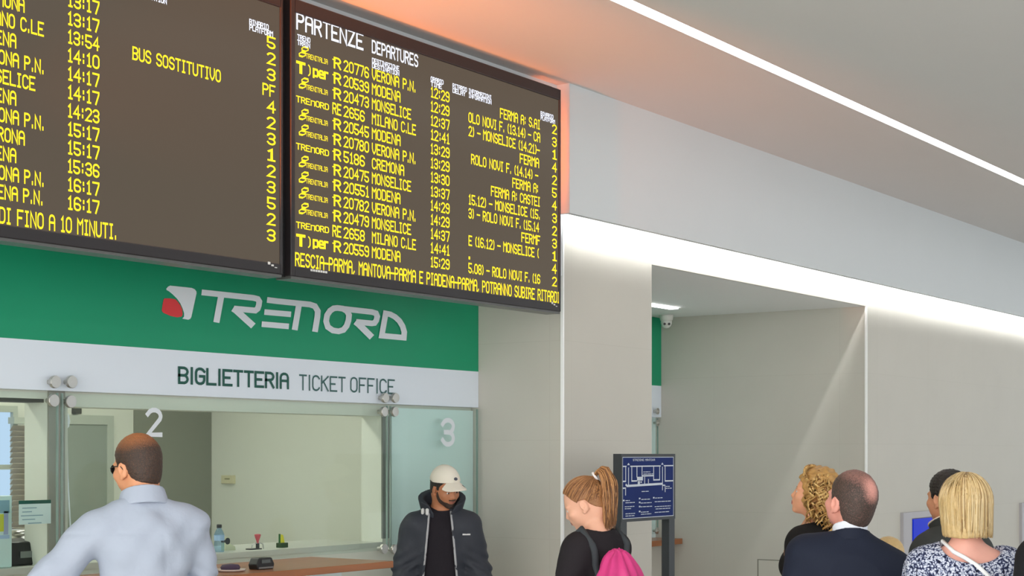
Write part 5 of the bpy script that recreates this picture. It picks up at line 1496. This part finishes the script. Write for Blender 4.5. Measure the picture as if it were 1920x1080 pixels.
def strap_pts(F, s, pl): 
    out = []
    for x, z, sd_ in pl:
        z *= s.k
        if sd_ == 0:
            i = int(np.argmin(np.abs(F.xs - x))); col = F.d[i].min(0) < 0; zz = F.zs[np.where(col)[0][-1]]; out.append((x, -.005, float(zz) + .009)); continue
        y = back_y(F, x, z, sd_)
        if y is not None: out.append((x, y + .007 * sd_, z))
    return out
own_tube(sb, 'strap', cloth('tan_leather_strap', (186, 140, 112), .1), strap_pts(F, s, [(-.13, 1.15, -1), (-.115, 1.25, -1), (-.105, 1.34, -1), (-.1, 1.43, 0), (-.11, 1.34, 1), (-.125, 1.2, 1)]), .015, 8)
F4 = Field(axis(-.36, -.2, .008), axis(-.2, .2, .008), axis(.7, 1.06, .008)); F4.ell((-.285, 0, .88), (.045, .14, .13), .02); V, Q = F4.mesh(); np_mesh('bag_body', V, Q, cloth('tan_leather', (160, 112, 84), .1), sb)

# ---------------------------------------------------------------- balding man in navy suit
s = Person('person in navy suit with balding crown tilted back, seen from behind', 1592, 6.4, 8, H=1.625, wide=.98, head=(30, 15, 4), skin=(222, 154, 138), hs=1.06, lean=(0, -.02), drop=(-.018, .05))
s.body()
navy = cloth('navy_wool', (27, 33, 50), .05, 30, .12, 500, .75); wsh = cloth('white_shirt_cotton', (228, 232, 242), .02)
g, F = garment(s, 'suit_jacket', navy, .036, .97, .032, .88, 1.508, wr=.0022, step=.0075, flare=.01)
collar(s, 'suit_collar', navy, r=.080, h=.028, z0=1.474, tilt=.36, th=.010, flare=-.05, parent=g)
collar(s, 'shirt_collar', wsh, r=.069, h=.061, z0=1.478, tilt=.36, th=.006, parent=s.root)
s.trousers(navy); s.shoes(black_leather)
hm = [mat('brown_grey_hair', (66, 54, 48), .55, 0, .25, 90, .4, 220), mat('soft_brown_hair', (104, 84, 72), .55, 0, .2, 90)]
V, Q = s.hair_cap(.0055, MALE_LINE, [((0, .1, .2), (.06, .05, .05))], noise=.0008)
def cov(x, y, z):
    bald = np.exp(-(((x - .006) / .034) ** 2 + ((y + .085) / .045) ** 2 + ((z - .178) / .044) ** 2) ** 1.4)
    return 1.1 - 1.15 * bald - .38 * np.clip((z - .18) / .04, 0, 1)
hair_o = np_mesh('hair', s.place_hair(V), Q, thin_hair('thinning_grey_brown_hair', (62, 50, 44), (214, 150, 138)), s.root)
set_cover(hair_o, V, cov)

# ---------------------------------------------------------------- dark haired man beyond the blonde woman
s = Person('person with short dark hair and cream edged dark jacket, mostly hidden by the blonde woman', 1783, 7.2, 52, H=1.625, wide=.92, drop=(.015, .02), head=(-6, 2, 0), skin=(206, 146, 112), hs=1.0)
s.body()
dj = cloth('dark_olive_jacket', (62, 64, 62), .06)
g, F = garment(s, 'jacket', dj, .036, .97, .032, .89, 1.50, wr=.004)
collar(s, 'jacket_collar', dj, r=.098, h=.058, z0=1.478, tilt=.42, th=.012, flare=.22, parent=g)
collar(s, 'shirt_collar', cloth('cream_shirt_cotton', (232, 210, 190)), r=.076, h=.066, z0=1.482, tilt=.38, th=.006)
ck = s.k; cc = s.J['neck0']
own_tube(g, 'collar_piping', cloth('cream_collar_piping', (226, 206, 188)), [(cc[0] + .112 * ck * math.cos(a), cc[1] + .004 + .112 * ck * math.sin(a), 1.537 * ck - .42 * (.004 + .112 * ck * math.sin(a))) for a in np.linspace(0, 2 * PI, 33)], .0075, 6)
s.trousers(denim); s.shoes(black_leather)
V, Q = s.hair_cap(.011, MALE_LINE, noise=.0016)
np_mesh('hair', s.place_hair(V), Q, dk, s.root)

# ---------------------------------------------------------------- blonde woman with bob
s = Person('person with straight blond bob and blue floral blouse, seen from behind', 1811, 5.9, 10, H=1.628, female=True, wide=.97, head=(8, 0, 0), skin=(224, 166, 150), hs=1.0)
s.body()
fl_m = cloth('floral_blouse', (150, 158, 182))
nt = fl_m.node_tree; b_ = nt.nodes['Principled BSDF']
tc = nt.nodes.new('ShaderNodeTexCoord'); vo = nt.nodes.new('ShaderNodeTexVoronoi'); vo.inputs['Scale'].default_value = 118; vo.inputs['Randomness'].default_value = 1
ns = nt.nodes.new('ShaderNodeTexNoise'); ns.inputs['Scale'].default_value = 40
ad = nt.nodes.new('ShaderNodeMix'); ad.data_type = 'RGBA'; ad.inputs[0].default_value = .03
nt.links.new(tc.outputs['Object'], ns.inputs['Vector']); nt.links.new(tc.outputs['Object'], ad.inputs[6]); nt.links.new(ns.outputs['Color'], ad.inputs[7]); nt.links.new(ad.outputs[2], vo.inputs['Vector'])
rp = nt.nodes.new('ShaderNodeValToRGB'); rp.color_ramp.interpolation = 'CONSTANT'
els = rp.color_ramp.elements; els[0].position = 0; els[0].color = lin((206, 210, 222)); els[1].position = .40; els[1].color = lin((150, 158, 184))
e2 = els.new(.56); e2.color = lin((46, 52, 84)); e3 = els.new(.80); e3.color = lin((18, 22, 40))
nt.links.new(vo.outputs['Distance'], rp.inputs['Fac']); nt.links.new(rp.outputs['Color'], b_.inputs['Base Color'])
def ruffle(F):
    X, Y, Z = F.grid(); F.d += .004 * np.sin(np.arctan2(X, Y) * 26) * np.exp(-((Z - 1.375 * s.k) / .03) ** 2)
g, F = garment(s, 'blouse', fl_m, .024, .7, .036, .90, 1.53, neck_r=((.015, -.035, .03), (.122, .135, .074)), wr=.004, shape=ruffle)
s.trousers(cloth('white_trouser_cloth', (214, 212, 206))); s.shoes(black_leather)
hbl = [mat('pale_blond_hair', (200, 170, 118), .4, 0, .2, 50, .3, 160), mat('light_blond_hair', (220, 196, 150), .4, 0, .15, 50), mat('ash_blond_hair', (150, 118, 74), .45, 0, .2, 50)]
F5 = Field(axis(-.15, .15, .0042), axis(-.17, .13, .0042), axis(-.05, .28, .0042))
F5.ell((0, -.018, .142), (.094, .112, .104), .01); F5.cone((0, -.026, .12), (0, -.03, .03), .097, .094, .03)
X, Y, Z = F5.grid(); F5.cut(.0 + .012 * np.sin(X * 40) * .4 - Z); F5.ell((0, .105, .06), (.07, .085, .13), .01, 's')
F5.d += .0012 * np.sin(np.arctan2(X, -(Y + .02)) * 26 + 1.5 * np.sin(Z * 30))
V, Q = F5.mesh(); base = np_mesh('hair', s.place_hair(V), Q, hbl[0], s.root)
lines = []
for i in range(900):
    a = rng.uniform(-.78 * PI, .78 * PI) + PI          # azimuth, pi = back
    e0 = rng.uniform(.75, 1.5); L = rng.uniform(.0, .022); off = rng.uniform(.0, .007); wob = rng.uniform(0, 6); am = rng.uniform(0, .006); a1 = a + rng.normal(0, .05)
    pts = []
    for t in np.linspace(0, 1, 13):
        ee = e0 * max(1 - t / .5, 0); aa = a + (a1 - a) * t + am * 4 * math.sin(t * 5 + wob)
        c = np.array([0, -.018, .142]); R_ = np.array([.094, .112, .104]) + off
        q_ = c + np.array([math.sin(aa) * math.cos(ee), math.cos(aa) * math.cos(ee), math.sin(ee)]) * R_
        if t > .5:
            u = (t - .5) / .5; q_[2] = .142 - u * (.142 - L + .004); fl = 1 + (.012 * u * u if math.sin(aa) > 0 else -.10 * u * u) - .06 * u
            q_[0] *= fl; q_[1] = c[1] - .012 * u + (q_[1] - c[1]) * (fl - .08 * u)
        pts.append(q_)
    lines.append(pts)
lines = np.array(lines)
st = strands('hair_c', s.place_hair(lines.reshape(-1, 3)).reshape(lines.shape), rng.uniform(.0016, .0034, len(lines)), hbl, s.root, rng.choice(3, len(lines), p=[.42, .38, .2]), taper=.7)
merge_meshes('hair', [base, st], s.root)
sb = thing('shoulder_bag', 'white bag strap across the back of the blonde woman', 'shoulder bag', tuple(s.root.location), rz=s.root.rotation_euler.z)
body_F = Field(F.xs, F.ys, F.zs); s.torso(body_F, .002, arms=False); body_F.d = np.minimum(body_F.d, F.d)
own_tube(sb, 'strap', mat('white_bag_strap', (236, 238, 240), .4), strap_pts(body_F, s, [(-.10, 1.36, 1), (-.085, 1.44, 0), (-.055, 1.455, -1), (-.02, 1.435, -1), (.02, 1.405, -1), (.055, 1.37, -1), (.09, 1.32, -1), (.13, 1.24, -1), (.165, 1.13, -1), (.19, 1.0, -1)]), .0085, 8)
F4 = Field(axis(.12, .32, .008), axis(-.2, .2, .008), axis(.66, 1.02, .008)); F4.ell((.225, -.03, .86), (.045, .13, .11), .02); V, Q = F4.mesh(); np_mesh('bag_body', V, Q, mat('white_bag_leather', (226, 226, 222), .45), sb)

# ---------------------------------------------------------------- hidden neighbours
s = Person('person in black coat at the picture edge past the blonde woman', 2052, 5.5, 20, H=1.70, head=(0, 0, 0), skin=(212, 156, 126))
s.body(); g, F = garment(s, 'coat', cloth('black_coat_wool', (26, 26, 30)), .036, .97, .032, .88, 1.50, wr=.003)
s.trousers(denim); s.shoes(black_leather); V, Q = s.hair_cap(.009, MALE_LINE, noise=.0016); np_mesh('hair', s.place_hair(V), Q, hair_d[0], s.root)
s = Person('small child with pale blond hair just showing behind the navy suit shoulder', 1668, 9.0, 40, H=1.20, head=(10, 0, 0), skin=(232, 184, 160), hs=.86)
s.body(); g, F = garment(s, 'sweater', cloth('cream_child_sweater', (214, 206, 190)), .022, .97, .022, .80, 1.50, wr=.003)
s.trousers(denim); s.shoes(black_leather); V, Q = s.hair_cap(.013, FEM_LINE, noise=.0016); np_mesh('hair', s.place_hair(V), Q, hbl[0], s.root)
